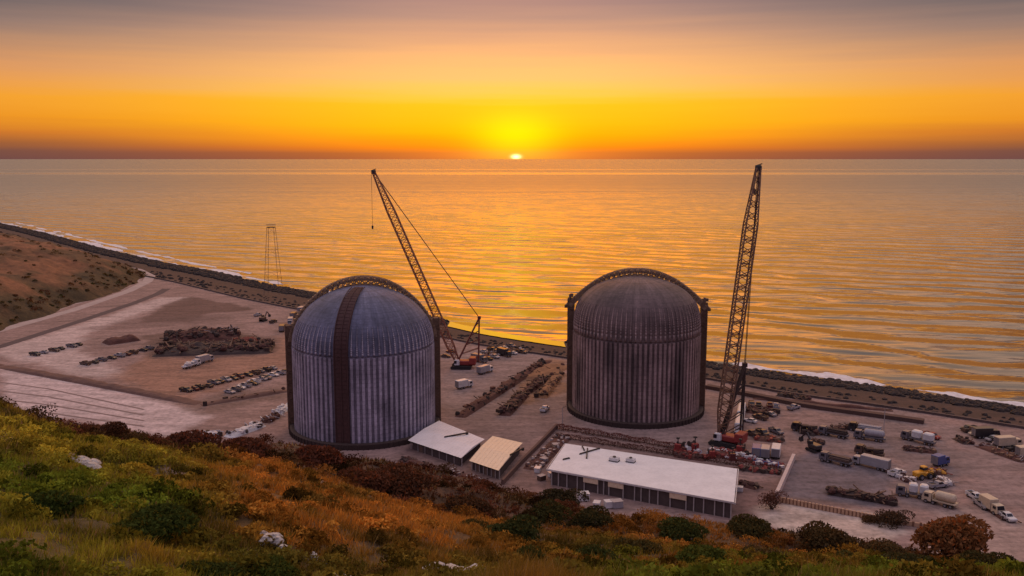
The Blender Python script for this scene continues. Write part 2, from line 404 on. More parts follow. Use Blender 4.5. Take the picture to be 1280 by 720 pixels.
# darker wet sand / rubble beyond the crest of the bank
bk = np.clip(-Zg/.6, 0, 1)[..., None]; bk2 = np.clip((-Zg-1.9)/1.0, 0, 1)[..., None]; col = col*(1-bk)+(np.array((.06, .032, .026))*(1-bk2)+np.array((.045, .03, .026))*bk2)*bk
def ground_material():
    t = NT('dusty ground'); b = t.pr(Roughness=.92); a = t.n('ShaderNodeAttribute', attribute_name='Col')
    f = t.noise(.55, 8, .68, co='World'); g = t.noise(.07, 6, .65, co='World', mapscale=(1, 3.4, 1), rot=(0, 0, R_(38)))
    c = t.mul(a.outputs['Color'], t.ramp(f, [(.28, .5), (.5, .95), (.75, 1.3)])); c = t.mul(c, t.ramp(g, [(.35, .68), (.6, 1.12)]))
    t.l(c, b.inputs['Base Color']); t.bump(f, b, .4, .35); return t.m
GMAT = ground_material()
g = grid_mesh('ground', Xg, Yg, Zg, GMAT, col); tag(g, 'pinkish brown dirt and concrete construction pad by the sea', 'ground', kind='structure')
# ---- wet sand that mirrors the low sun between the two domes, foam and rocks of the bank
def strip(name, pts_a, pts_b, za, zb, mat, n=60, jit=0, seed=0, **k):
    A = [Vector(p) for p in pts_a]; B = [Vector(p) for p in pts_b]
    def samp(Pl, t):
        f = t*(len(Pl)-1); i = min(int(f), len(Pl)-2); return Pl[i].lerp(Pl[i+1], f-i)
    m = MB(); vs = []
    for i in range(n+1):
        t = i/n; a = samp(A, t); b_ = samp(B, t); d = (b_-a); dn = d.normalized()
        ja = (vnoise(i*.37, 3.1, seed)-.5)*jit; jb = (vnoise(i*.41, 8.1, seed+1)-.5)*jit*1.6
        a = a-dn*float(ja); b_ = b_+dn*float(jb); vs += [(a.x, a.y, za), (b_.x, b_.y, zb)]
    m.add(vs, [(2*i, 2*i+2, 2*i+3, 2*i+1) for i in range(n)]); o = m.build(name, mat, smooth=True); tag(o, **k); return o
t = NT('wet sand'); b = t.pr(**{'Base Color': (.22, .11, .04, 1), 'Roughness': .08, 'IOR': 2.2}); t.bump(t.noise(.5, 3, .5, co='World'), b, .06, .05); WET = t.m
def off_edge(x, d, z): return Vector((x, float(shore(x))+d*1.3*float(wf(x)), z))
def xr(a, b, n): return [a+(b-a)*i/(n-1) for i in range(n)]
xa, xb = at(553, 420).x, at(712, 446).x
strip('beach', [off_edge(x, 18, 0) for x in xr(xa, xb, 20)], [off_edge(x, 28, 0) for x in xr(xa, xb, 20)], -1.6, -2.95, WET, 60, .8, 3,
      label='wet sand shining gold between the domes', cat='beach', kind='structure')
FOAM = paint('sea foam', (.75, .75, .8), .7, var=.4, scale=.3, dirt=0)
def foam_line(x0, x1, d0, wmax, n, seed, label, fr=.06, th=.38, group='foam lines'):
    m = MB(); P_ = []
    for i in range(n+1):
        x = x0+(x1-x0)*i/n; q = float(fbm(x*fr, seed*3.3, seed, 5)); c = d0+(float(vnoise(x*.03, 1.7, seed+3))-.5)*5
        w = wmax*max(0., q-th)/(1-th)*2.2; a = off_edge(x, c-w*.4, -2.97); b_ = off_edge(x, c+w*.6, -2.93); P_.append((a, b_, w))
    for (a, b_, w), (c, d_, w2) in zip(P_[:-1], P_[1:]):
        if w+w2 > .05: m.add([a, b_, d_, c], [(0, 3, 2, 1)])
    o = m.build('surf_foam', FOAM); tag(o, label, 'foam', group, 'stuff')
foam_line(60, 240, 31.5, 8.5, 700, 5, 'blue white foam where waves meet the rocks near the truck park')
foam_line(196, 300, 31, 9, 400, 6, 'broad patch of blue white foam at the right edge', th=.3)
foam_line(-420, -118, 31, 5, 900, 7, 'thin broken line of foam along the shore beyond the dirt yard')
foam_line(-900, -400, 31, 7, 900, 8, 'thin broken line of foam along the shore behind the bluff')
foam_line(-700, -200, 38, 3.5, 900, 9, 'second faint line of foam further out from the bluff')
ROCK = paint('dark boulder', (.032, .020, .018), .85, var=.5, scale=.4, dirt=.1)
m = MB()
for i in range(9000):
    x = -900+rng.random()**.8*1160; d = (2.5+rng.random()*9) if rng.random() < .12 else 19+rng.random()*10
    if xa-2 < x < xb+2 and d > 16.5: continue
    z = np.interp(d, [0, 2, 6, 14, 22, 30, 62], [0, -.5, -1, -1.7, -2.4, -3.4, -7])
    r = rng.uniform(.6, 1.5)*(1.5 if x < -200 else 1.0)*(1.15 if d > 13 else .8)
    m.rock((x, float(shore(x))+d*1.3*float(wf(x)), z+.12*r), r, .58, int(i))
o = m.build('riprap', ROCK); tag(o, 'dark boulders heaped along the shore below the pad', 'rocks', kind='stuff')
# ---- seaward walls and the dusty service road
def wall_run(name, pts, w, h, mat, label, cat, group=None, cap=None, z=0):
    "a low wall following a line, with an end-to-end cap"
    m = MB(); L_ = []; R__ = []
    for i, p in enumerate(pts):
        d = (pts[min(i+1, len(pts)-1)]-pts[max(i-1, 0)]); d.z = 0; d.normalize(); n = Vector((-d.y, d.x, 0))*w/2
        L_.append(p+n); R__.append(p-n)
    vs = []
    for l, r in zip(L_, R__): vs += [(l.x, l.y, z-.1), (r.x, r.y, z-.1), (r.x, r.y, z+h), (l.x, l.y, z+h)]
    fs = []
    for i in range(len(pts)-1):
        for k in range(4): q = (k+1) % 4; fs.append((4*i+k, 4*i+4+k, 4*i+4+q, 4*i+q))
    e = 4*(len(pts)-1); fs += [(0, 1, 2, 3), (e+3, e+2, e+1, e)]
    m.add(vs, fs); o = m.build(name, mat); tag(o, label, cat, group); return o
CONC = paint('weathered concrete', (.24, .18, .165), .85, var=.35, scale=.5)
DCON = paint('stained concrete', (.11, .075, .068), .85, var=.4, scale=.5)
wall_run('sea_wall', [off_edge(x, .2, 0) for x in xr(-560, 215, 60)], 1.0, .8, DCON, 'long dark sea wall along the edge of the pad', 'wall')
wall_run('retaining_wall', [off_edge(x, -9, 0) for x in xr(72, 132, 12)], 2.6, 1.3, paint('brown earth bank', (.10, .055, .045), .95), 'low dark brown wall behind the parked trucks', 'wall')

# ================================================================== the two hills
bl = [(-255, 380), (-256, 607), (-270, 640), (-325, 705), (-400, 790), (-640, 1000), (-900, 1150), (-1200, 900), (-1200, 380)]
xs = np.concatenate([np.linspace(-1150, -520, 60), np.arange(-515, -245, 2.2)]); ys = np.concatenate([np.arange(384, 860, 2.6), np.linspace(865, 1100, 30)])
X, Y = np.meshgrid(xs, ys); d = -polysd(X, Y, bl)+(fbm(X/28, Y/28, 4)-.5)*16
gul = fbm(X/60, Y/13, 21, 5)
hz = 29*(1-np.exp(-np.clip(d, 0, None)/36))*(.68+.42*fbm(X/55, Y/55, 8)+.26*(gul-.5))+np.clip(d, -16, 0)*.8
hz += (fbm(X/7, Y/7, 31)-.5)*3*np.clip(d/8, 0, 1)
gx = np.clip((fbm(X/18, Y/18, 41)-.42)*5, 0, 1)[..., None]
lowv = np.clip(1-(hz-5)/9, 0, 1)[..., None]
cl = np.array((.23, .10, .045))*(.7+.6*gul[..., None]); cb = np.array((.075, .05, .02))*(.7+.6*fbm(X/3, Y/3, 7)[..., None])
k_ = np.clip(gx*.75+lowv*.85, 0, 1); cc = cl*(1-k_)+cb*k_
def terrain_mat(name, sc, dist=.6):
    t = NT(name); b = t.pr(Roughness=.95); a = t.n('ShaderNodeAttribute', attribute_name='Col')
    f = t.noise(sc, 8, .7, co='World'); c = t.mul(a.outputs['Color'], t.ramp(f, [(.3, .45), (.5, .9), (.72, 1.4)])); t.l(c, b.inputs['Base Color'])
    t.bump(f, b, .8, dist); return t.m
bluff = grid_mesh('bluff', X, Y, hz, terrain_mat('eroded bluff', .22, 1.5), cc); tag(bluff, 'eroded orange brown sea bluff with dark scrub', 'hill', kind='structure')
LEAF = attr_mat('leaves', .35)
def leaves(P, size, col, aspect=.5, up=.5):
    "P (N,3) leaf centres -> pointed quads"
    n = len(P); a = rng.normal(size=(n, 3)); a[:, 2] = np.abs(a[:, 2])*up+.1; a /= np.linalg.norm(a, axis=1)[:, None]
    b = np.cross(a, rng.normal(size=(n, 3))); b /= np.linalg.norm(b, axis=1)[:, None]+1e-9
    s = np.asarray(size).reshape(-1, 1)*np.ones((n, 1)); A = a*s; B = b*s*aspect
    return np.stack([P-A, P-B, P+A, P+B], 1).reshape(-1, 3)
# scrub over the bluff
def bz(x, y):
    i = np.clip(np.searchsorted(ys, y)-1, 0, len(ys)-2); j = np.clip(np.searchsorted(xs, x)-1, 0, len(xs)-2)
    fx = (x-xs[j])/(xs[j+1]-xs[j]); fy = (y-ys[i])/(ys[i+1]-ys[i])
    return (hz[i, j]*(1-fx)+hz[i, j+1]*fx)*(1-fy)+(hz[i+1, j]*(1-fx)+hz[i+1, j+1]*fx)*fy
N = 2600; bx = rng.uniform(-420, -256, N); by = rng.uniform(420, 760, N); z = bz(bx, by)
kp = (z > .3)*(rng.random(N) < np.clip(1.1-z/11, .03, 1)+.25*(fbm(bx/18, by/18, 41) > .52)); bx, by, z = bx[kp > 0], by[kp > 0], z[kp > 0]
n = len(bx); M_ = 46; rad = rng.uniform(.9, 2.4, n)
o3 = rng.normal(size=(n, M_, 3)); o3 /= np.linalg.norm(o3, axis=2)[..., None]; o3[..., 2] = np.abs(o3[..., 2])*.7
Pt = (np.stack([bx, by, z], -1)[:, None]+o3*(rad[:, None, None]*rng.uniform(.6, 1, (n, M_, 1)))).reshape(-1, 3)
ci = np.repeat(np.stack([rng.uniform(.06, .15, n), rng.uniform(.045, .08, n), rng.uniform(.018, .03, n)], -1), M_, 0)*rng.uniform(.6, 1.3, (n*M_, 1))
o = np_mesh('scrub', leaves(Pt, .42, ci), 4, LEAF, None, ci); tag(o, 'dark scrub growing over the sea bluff', 'scrub', kind='stuff')

# ---- the slope we stand on
T1 = [(-100, 500), (0, 515), (60, 539), (100, 551), (200, 563), (280, 575), (350, 588), (420, 606), (480, 625), (560, 645), (640, 660), (700, 668), (800, 680), (900, 690), (1000, 698), (1100, 704), (1200, 710), (1300, 722), (1400, 738)]
T2 = [(-100, 505), (0, 518), (50, 530), (75, 533), (100, 536), (150, 541), (200, 547), (250, 552), (300, 557), (350, 556), (400, 562), (450, 571), (500, 581), (550, 593), (600, 604), (650, 615), (700, 628), (750, 641), (800, 647), (900, 653), (950, 658), (1000, 666), (1050, 672), (1100, 680), (1150, 688), (1200, 697), (1250, 706), (1280, 712), (1400, 736)]
def uof(px, py): return (px-640)/F*(math.cos(P)+tan_at(py)*math.sin(P))
U1 = [uof(*p) for p in T1]; V1 = [tan_at(p[1]) for p in T1]; U2 = [uof(*p) for p in T2]; V2 = [tan_at(p[1]) for p in T2]
def hill(x, y, rough=True):
    x = np.asarray(x, float); y = np.asarray(y, float); yy = np.maximum(y, 18.0)
    u = np.clip(x/yy, -.78, .78)
    t1 = np.interp(u, U1, V1); t2 = np.minimum(np.interp(u, U2, V2), t1-.004)
    d0 = np.interp(u, [-.6, 0, .6], [24, 34, 44]); d1 = np.interp(u, [-.6, -.2, .6], [66, 84, 92]); d2 = np.interp(u, [-.6, 0, .6], [136, 134, 128])
    z0 = H-.52*d0; z1 = H-t1*d1; dm = d1+22; zm = H-(t1+.012)*dm; z2 = H-t2*d2
    def seg(a, za, b, zb): return za+(zb-za)*np.clip((y-a)/(b-a), 0, 1)
    z = np.where(y < d0, seg(-40, H+.4, 0*d0, H-1.7)+(z0-(H-1.7))*np.clip(y/d0, 0, 1)**1.15,
        np.where(y < d1, seg(d0, z0, d1, z1), np.where(y < dm, seg(d1, z1, dm, zm), np.where(y < d2, seg(dm, zm, d2, z2), z2-(y-d2)*.84))))
    if rough:
        am = np.clip(y/30, .1, 1)
        z = z+am*((fbm(x/9, y/9, 51)-.5)*2.2+(fbm(x/3.6, y/3.6, 52)-.5)*1.7)*np.where(y > d2-3, .8, 1)
    return z
def project(x, y, z):
    zc = y*math.cos(P)+(H-z)*math.sin(P); yc = y*math.sin(P)-(H-z)*math.cos(P)
    zc = np.maximum(zc, .1); return 640+F*x/zc, 360-F*yc/zc
def on_hill(px, py):
    "first place on the slope seen at a pixel"
    x = (px-640)/F; yi = (360-py)/F; D = np.array([x, math.cos(P)+yi*math.sin(P), -math.sin(P)+yi*math.cos(P)]); D = D/D[1]
    Yv = np.arange(12, 230, .25); z = hill(D[0]*Yv, Yv, False); r = H+D[2]*Yv; k = np.argmax(r < z)
    if r[k] >= z[k]: k = len(Yv)-1
    y = float(Yv[k]); return Vector((float(D[0]*y), y, float(hill(D[0]*y, y))))
def sm(v, a, b): t = np.clip((v-a)/(b-a), 0, 1); return t*t*(3-2*t)
GREEN, YEL, ORG, RED, DRK, OLV = [np.array(c) for c in ((.165, .215, .022), (.38, .32, .036), (.52, .23, .04), (.15, .055, .028), (.045, .04, .014), (.20, .155, .026))]
def plant_colour(x, y, z, seed=60):
    "which plants grow here: species colours by place"
    px, py = project(x, y, z); n1 = fbm(x/11, y/11, seed); n2 = fbm(x/3.5, y/3.5, seed+5)
    px = px+(n1-.5)*190; py = py+(n2-.5)*50
    d1 = np.interp(x/np.maximum(y, 18), [-.6, -.2, .6], [66, 84, 92])
    c = OLV[None]*np.ones(x.shape+(1,))
    def mix(c, k, w): return c*(1-w[..., None])+k*w[..., None]
    g = sm(px, 420, 190)*.95; c = mix(c, GREEN, g)
    c = mix(c, YEL, g*sm(n1, .42, .62)*.75+sm(px, 360, 200)*sm(py, 600, 560)*.5)
    og = sm(px, 180, 300)*sm(px, 700, 560)*sm(py, 720, 670)*(1-.45*sm(n2, .45, .65)); c = mix(c, ORG, og)
    ro = sm(px, 560, 700)*(.35+.65*sm(n1, .4, .6)); c = mix(c, ORG*.62, ro*.8)
    c = mix(c, GREEN, sm(px, 650, 800)*sm(py, 675, 712)*.85*sm(n2, .3, .5))
    c = mix(c, DRK, sm(n2, .55, .72)*.55)
    far = sm(y, d1-6, d1+10); fc = mix(RED[None]*np.ones(x.shape+(1,)), DRK*1.1, sm(n2, .4, .65)*.7); fc = mix(fc, ORG*.8, sm(px, 640, 760)*sm(n1, .4, .6)*.8)
    return c*(1-far[..., None])+fc*far[..., None]
xs_ = np.concatenate([np.linspace(-420, -150, 60), np.arange(-149, 149, .8), np.linspace(150, 420, 60)]); ys_ = np.concatenate([np.linspace(-60, 18, 20), np.arange(19, 150, .7), np.linspace(151, 250, 40)])
X, Y = np.meshgrid(xs_, ys_); Z = hill(X, Y); pc = plant_colour(X, Y, Z)
soil = np.array((.16, .095, .05)); cc = soil*.3+pc*.22
# bare tracks and a pale eroded edge
for a, b_, w, c in [(on_hill(395, 604), on_hill(452, 625), 1.3, (.40, .27, .19)), (on_hill(350, 590), on_hill(395, 604), .7, (.30, .2, .13)), (on_hill(222, 594), on_hill(236, 590), .9, (.42, .3, .24)),
                   (on_hill(95, 572), on_hill(120, 583), .7, (.3, .24, .2)), (on_hill(268, 584), on_hill(340, 586), .35, (.3, .17, .09))]:
    ex_, ey_ = b_.x-a.x, b_.y-a.y; tt = np.clip(((X-a.x)*ex_+(Y-a.y)*ey_)/(ex_**2+ey_**2), 0, 1); dd = np.hypot(X-a.x-ex_*tt, Y-a.y-ey_*tt)+(fbm(X, Y, 77)-.5)*1.2
    k_ = np.clip(1.2-dd/w, 0, 1)[..., None]; cc = cc*(1-k_)+np.array(c)*k_
hl = grid_mesh('hillside', X, Y, Z, terrain_mat('hill soil', 1.6, .25), cc); tag(hl, 'grassy hillside in front falling away to the pad', 'hill', kind='structure')

def grass_field():
    Vs = []; Cs = []
    def batch(n, y0, y1, hh, ww, umin=-.66, umax=.66, keep=None):
        y = y0*(y1/y0)**rng.random(n); u = rng.uniform(umin, umax, n); x = u*y
        z = hill(x, y); d1 = np.interp(u, [-.6, -.2, .6], [66, 84, 92])
        cl = fbm(x/1.7, y/1.7, 91); cl2 = fbm(x/7, y/7, 92)
        ok = (rng.random(n) < sm(cl, .34, .55)*.9+.08); x, y, z, cl, cl2 = x[ok], y[ok], z[ok], cl[ok], cl2[ok]; n = len(x)
        k = 4; pc = plant_colour(x, y, z)
        px, _ = project(x, y, z)
        h = hh*(.55+1.1*cl)*(.6+.8*cl2)*rng.uniform(.6, 1.35, n)
        w = ww*np.clip(y/30, .8, 4)
        bx = np.repeat(x, k)+rng.normal(size=n*k)*.12; by = np.repeat(y, k)+rng.normal(size=n*k)*.12; bz_ = np.repeat(z, k)-.05
        hk = np.repeat(h, k)*rng.uniform(.6, 1.1, n*k); wk = np.repeat(w, k)
        th = rng.uniform(0, 2*np.pi, n*k); ln = rng.normal(size=(n*k, 2))*.33*hk[:, None]+np.array([.12, -.04])*hk[:, None]
        cx, sx = np.cos(th)*wk/2, np.sin(th)*wk/2
        V = np.stack([np.stack([bx-cx, by-sx, bz_], -1), np.stack([bx+cx, by+sx, bz_], -1), np.stack([bx+ln[:, 0], by+ln[:, 1], bz_+hk], -1)], 1)
        c = np.repeat(pc*rng.uniform(.65, 1.4, (n, 1)), k, 0)*rng.uniform(.8, 1.2, (n*k, 1))
        straw = rng.random(n*k) < .16; c[straw] = np.array((.34, .22, .085))*rng.uniform(.6, 1.2, (straw.sum(), 1))
        Vs.append(V.reshape(-1, 3)); Cs.append(c)
    batch(130000, 20, 100, .42, .05); batch(50000, 60, 140, .5, .06)
    o = np_mesh('grass', np.concatenate(Vs), 3, LEAF, None, np.concatenate(Cs)); tag(o, 'green and straw coloured wild grass over the hillside', 'grass', kind='stuff')
grass_field()
def lobes_points(c, rx, ry, rz, n, lumps=7):
    "leaf positions on an uneven, lumpy dome"
    L = []; pts = []
    for i in range(lumps):
        a = rng.random()*6.28; r = rng.random()**.6*.62; L.append((math.cos(a)*r, math.sin(a)*r, rng.uniform(.15, .62), rng.uniform(.32, .58)))
    L.append((0, 0, .35, .62)); w = np.array([l[3]**2 for l in L]); idx = rng.choice(len(L), n, p=w/w.sum()); L = np.array(L)[idx]
    d = rng.normal(size=(n, 3)); d /= np.linalg.norm(d, axis=1)[:, None]; d[:, 2] = np.where(d[:, 2] < -.2, -d[:, 2], d[:, 2])
    q = L[:, :3]+d*L[:, 3:4]*(1-.35*rng.random((n, 1))**2); q[:, 2] = np.abs(q[:, 2])
    return q*np.array([rx, ry, rz])+np.array(c)
def scrub_field():
    Ps, Cs, Ss = [], [], []
    def run(n, y0, y1, r0, r1, lf, ls, cond, tone):
        y = rng.uniform(y0**2, y1**2, n)**.5; u = rng.uniform(-.66, .66, n); x = u*y; z = hill(x, y)
        ok = cond(x, y, u); x, y, z = x[ok], y[ok], z[ok]; pc = plant_colour(x, y, z)
        for i in range(len(x)):
            r = rng.uniform(r0, r1); k = int(lf*(r/r1)**1.6)+25
            p = lobes_points((x[i], y[i], z[i]-.15), r, r, r*rng.uniform(.6, .95), k, 4)
            Ps.append(p); c = pc[i]*tone*rng.choice([.35, .6, .9, 1.1, 1.3]); Cs.append(c*rng.uniform(.6, 1.45, (k, 1))); Ss.append(np.full(k, ls*rng.uniform(.8, 1.2)))
    D1 = lambda u: np.interp(u, [-.6, -.2, .6], [66, 84, 92])
    run(2100, 66, 150, .7, 2.1, 190, .17, lambda x, y, u: (y > D1(u)-2)*(fbm(x/8, y/8, 71) > .40) > 0, .95)
    run(3900, 22, 96, .45, 1.15, 210, .12, lambda x, y, u: (y < D1(u))*(fbm(x/6, y/6, 73) > .40) > 0, 1.0)
    P_ = np.concatenate(Ps); c = np.concatenate(Cs); s = np.concatenate(Ss)
    o = np_mesh('undergrowth', leaves(P_, s, c, .5, .8), 4, LEAF, None, c); tag(o, 'low red brown and olive scrub covering the slope', 'scrub', kind='stuff')
scrub_field()
BARK = paint('bark', (.07, .045, .03), .9)
def shrub(px, py, wpx, hr, colr, label, n=2600, pad=False, group=None, name='shrub'):
    p = at(px, py) if pad else on_hill(px, py)
    dist = math.hypot(p.y, H-p.z); r = wpx/2/F*dist*1.04
    t = empty(name, p, 0, label, 'bush', group)
    q = lobes_points((0, 0, -.1), r, r*.9, r*hr*1.25, n, 9); cs = np.array(colr)*1.0*rng.uniform(.5, 1.5, (n, 1))
    cs[rng.random(n) < .12] *= np.array((1.6, 1.1, .8))
    np_mesh('foliage', leaves(q, max(.07, r*.055), cs, .5, .9), 4, LEAF, t, cs)
    m = MB()
    for i in range(6):
        a = i*1.05; m.bar((0, 0, -.3), (math.cos(a)*r*.5, math.sin(a)*r*.5, r*hr*.7), r*.05)
    m.build('stem', BARK, t); return t
DG, RB, OG = (.05, .06, .02), (.16, .07, .03), (.10, .085, .025)
for a in [(140, 545, 46, .6, (.10, .05, .03), 'round brown bush on the hill edge by the striped dirt road'),
          (92, 548, 40, .55, (.12, .055, .035), 'wispy red brown bush at the left end of the brush belt'),
          (640, 676, 84, .5, DG, 'broad dark green dome shaped bush in the middle of the slope'),
          (682, 655, 66, .5, (.055, .055, .02), 'dark bush just behind the broad dome shaped bush'),
          (735, 662, 62, .45, (.06, .055, .022), 'dark bush below the left corner of the long white roofed building'),
          (700, 630, 60, .5, (.06, .05, .025), 'dark bush against the left end wall of the long building'),
          (742, 706, 66, .65, (.055, .07, .02), 'dark green bush low on the slope under the long building'),
          (655, 704, 50, .5, (.07, .075, .02), 'small olive bush beside the white flecked boulder'),
          (850, 676, 76, .4, (.06, .07, .02), 'flat green bush below the middle garage door'),
          (800, 700, 60, .4, (.09, .075, .025), 'olive brown bush in the grass at the bottom of the picture'),
          (930, 668, 66, .4, (.07, .06, .022), 'dark bush below the right end of the long building'),
          (1035, 690, 84, .5, (.09, .06, .025), 'spiky brown green bush in front of the pale dirt track'),
          (950, 712, 60, .5, (.11, .08, .03), 'brownish bush near the bottom edge below the spiky bush'),
          (1110, 700, 60, .5, (.10, .07, .03), 'olive bush under the small pale rocks'),
          (1190, 696, 116, .62, (.22, .10, .04), 'big rounded red brown bush at the corner of the pad'),
          (1140, 716, 70, .4, (.07, .065, .025), 'low dark bush in front of the big red brown bush'),
          (1235, 716, 80, .35, (.07, .06, .022), 'low dark bush at the bottom right edge of the slope'),
          (1060, 716, 70, .4, (.10, .09, .025), 'olive bush at the bottom edge left of the low dark bush'),
          (885, 712, 84, .5, (.08, .10, .02), 'rounded green bush at the bottom edge below the flat green bush'),
          (478, 706, 70, .4, (.14, .09, .025), 'straw brown bush left of the white flecked boulder'),
          (590, 664, 50, .5, (.08, .065, .02), 'small dark bush at the left side of the broad dome shaped bush'),
          (510, 618, 90, .4, (.12, .055, .03), 'wide red brown bush below the white roofed shed'),
          (455, 612, 80, .4, (.13, .055, .03), 'red brown bush between the pale dirt edge and the left dome'),
          (575, 640, 70, .42, (.09, .05, .025), 'brown bush below the cream roofed shed'),
          (400, 583, 80, .45, (.13, .05, .03), 'rust coloured bush at the foot of the left dome'),
          (310, 575, 90, .38, (.12, .05, .03), 'rust coloured bush below the white trailers'),
          (235, 565, 80, .38, (.12, .05, .03), 'rust coloured bush in the belt beside the round brown bush'),
          (60, 640, 110, .4, (.06, .085, .018), 'green bush at the left edge halfway down the slope'),
          (180, 668, 120, .38, (.06, .08, .018), 'wide dark green bush in the grass below the rock outcrop'),
          (330, 712, 90, .4, (.07, .09, .018), 'bright green bush left of the slanting white rock'),
          (250, 712, 90, .4, (.06, .075, .018), 'dark green bush at the bottom left of the slope')]:
    shrub(*a[:5], a[5], n=int(1400+a[2]*26))
for a in [(1118, 655, 54, .45, (.075, .05, .03), 'dark bush growing over the concrete wall by the pad corner'), (965, 636, 34, .9, (.11, .05, .035), 'dark red brown bush at the foot of the sloping white rail'), (1085, 652, 30, .4, (.1, .06, .03), 'small brown bush in front of the low striped wall')]:
    shrub(*a[:5], a[5], n=1500, pad=True)
WROCK = paint('pale lichened rock', (.62, .56, .50), .9, var=.4, scale=2.5, dirt=.6)
def boulder(px, py, wpx, sq, label, elong=1, rz=0, n=9):
    p = on_hill(px, py); dist = math.hypot(p.y, H-p.z); r = wpx/2/F*dist
    m = MB()
    for i in range(n):
        a = rng.uniform(-1, 1)*elong*.8; b_ = rng.uniform(-.5, .5)
        x, y = a*r, b_*r*.7; x, y = x*math.cos(rz)-y*math.sin(rz), x*math.sin(rz)+y*math.cos(rz)
        m.rock((x, y, float(hill(p.x+x, p.y+y))-p.z+.2+r*.14), r*rng.uniform(.32, .58), sq, 900+i+int(px))
    o = m.build('boulder', WROCK, None, loc=p); tag(o, label, 'rock')
boulder(566, 720, 74, .6, 'white flecked boulder at the bottom edge of the picture', n=18)
boulder(338, 680, 38, .8, 'slanting pale rock slab in the green grass', elong=2.2, rz=2.1)
boulder(396, 692, 20, .7, 'small pale rock to the right of the slanting slab', elong=1.6, rz=2.2)
boulder(108, 578, 36, .5, 'grey rock outcrop high on the grassy slope', elong=1.4, rz=-.5)
boulder(1128, 684, 44, .5, 'cluster of pale rocks beside the big red brown bush', elong=1.6)
boulder(430, 713, 24, .5, 'pale rock left of the white flecked boulder', elong=1.4)

# ================================================================== the two domes
def rib_mat(name, lo, hi, stains=()):
    t = NT(name); b = t.pr(Roughness=.7)
    tc = t.n('ShaderNodeTexCoord'); sp = t.n('ShaderNodeSeparateXYZ'); t.l(tc.outputs['Object'], sp.inputs[0])
    def m2(op, a, bb=0.):
        m = t.n('ShaderNodeMath', operation=op)
        for i, v in enumerate((a, bb)):
            if isinstance(v, (int, float)): m.inputs[i].default_value = v
            else: t.l(v, m.inputs[i])
        return m.outputs[0]
    an = m2('MULTIPLY', m2('ARCTAN2', sp.outputs[1], sp.outputs[0]), 22.)
    cb = t.n('ShaderNodeCombineXYZ'); t.l(an, cb.inputs[0]); t.l(sp.outputs[2], cb.inputs[1])
    def nz(vec, sc, det=5, ms=None):
        n = t.n('ShaderNodeTexNoise'); n.inputs['Scale'].default_value = sc; n.inputs['Detail'].default_value = det; n.inputs['Roughness'].default_value = .6
        if ms:
            mp = t.n('ShaderNodeMapping'); mp.inputs['Scale'].default_value = ms; t.l(vec, mp.inputs[0]); vec = mp.outputs[0]
        t.l(vec, n.inputs['Vector']); return n.outputs['Fac']
    st = nz(cb.outputs[0], .5, 5, (1, .07, 1)); bl = nz(tc.outputs['Object'], .11, 4); fi = nz(tc.outputs['Object'], 1.3, 4)
    c = t.ramp(st, [(.3, lo), (.7, hi)])
    c = t.mul(c, t.ramp(bl, [(.32, .55), (.6, 1.05)])); c = t.mul(c, t.ramp(fi, [(.3, .72), (.7, 1.15)]))
    br = t.n('ShaderNodeTexBrick'); br.inputs['Scale'].default_value = 1; br.inputs['Brick Width'].default_value = 2.9; br.inputs['Row Height'].default_value = 1.3
    br.inputs['Mortar Size'].default_value = .07; br.inputs['Color1'].default_value = (1, 1, 1, 1); br.inputs['Color2'].default_value = (.8, .8, .8, 1); br.inputs['Mortar'].default_value = (.45, .45, .45, 1)
    t.l(cb.outputs[0], br.inputs[0]); c = t.mul(c, br.outputs[0], .55)
    deg = m2('MULTIPLY', m2('ARCTAN2', sp.outputs[1], sp.outputs[0]), 180/math.pi)
    for ca, wa, zl, zh in stains:                       # old water stains running down the shell
        g_ = m2('POWER', m2('DIVIDE', m2('ABSOLUTE', m2('SUBTRACT', deg, ca)), wa), 2.)
        gz = m2('POWER', m2('DIVIDE', m2('ABSOLUTE', m2('SUBTRACT', sp.outputs[2], (zl+zh)/2)), (zh-zl)/2), 4.)
        e_ = m2('MULTIPLY', m2('EXPONENT', m2('MULTIPLY', m2('ADD', g_, gz), -1.)), m2('MULTIPLY', st, 1.6))
        mx = t.n('ShaderNodeMix', data_type='RGBA', blend_type='MIX'); mx.clamp_factor = True; t.l(e_, mx.inputs[0]); t.l(c, mx.inputs[6]); mx.inputs[7].default_value = (.03, .022, .024, 1); c = mx.outputs[2]
    t.l(c, b.inputs['Base Color']); t.bump(fi, b, .4, .15); return t.m
RUST = paint('rusty scaffold', (.20, .115, .075), .8, var=.4)
SCAF = paint('scaffold tube', (.36, .23, .14), .7, var=.4)
DARK = paint('dark rusted steel', (.05, .028, .024), .8, var=.4)
def lattice(m, p0, p1, w0, w1, n, r, depth=None, side=None):
    "four chords with zigzag bracing"
    p0 = Vector(p0); p1 = Vector(p1); ax = (p1-p0).normalized(); side = Vector(side) if side else ax.orthogonal(); s = (side-ax*side.dot(ax)).normalized(); q = ax.cross(s)
    ring = []
    for i in range(n+1):
        t = i/n; c = p0.lerp(p1, t); w = (w0(t) if callable(w0) else w0+(w1-w0)*t)/2
        ring.append([c+s*w+q*w, c+s*w-q*w, c-s*w-q*w, c-s*w+q*w])
    for i in range(n):
        for k in range(4):
            a, b = ring[i], ring[i+1]; j = (k+1) % 4
            m.bar(a[k], b[k], r); m.bar(a[k] if i % 2 else a[j], b[j] if i % 2 else b[k], r*.65)
            if i % 2 == 0: m.bar(a[k], a[j], r*.6)
    return m
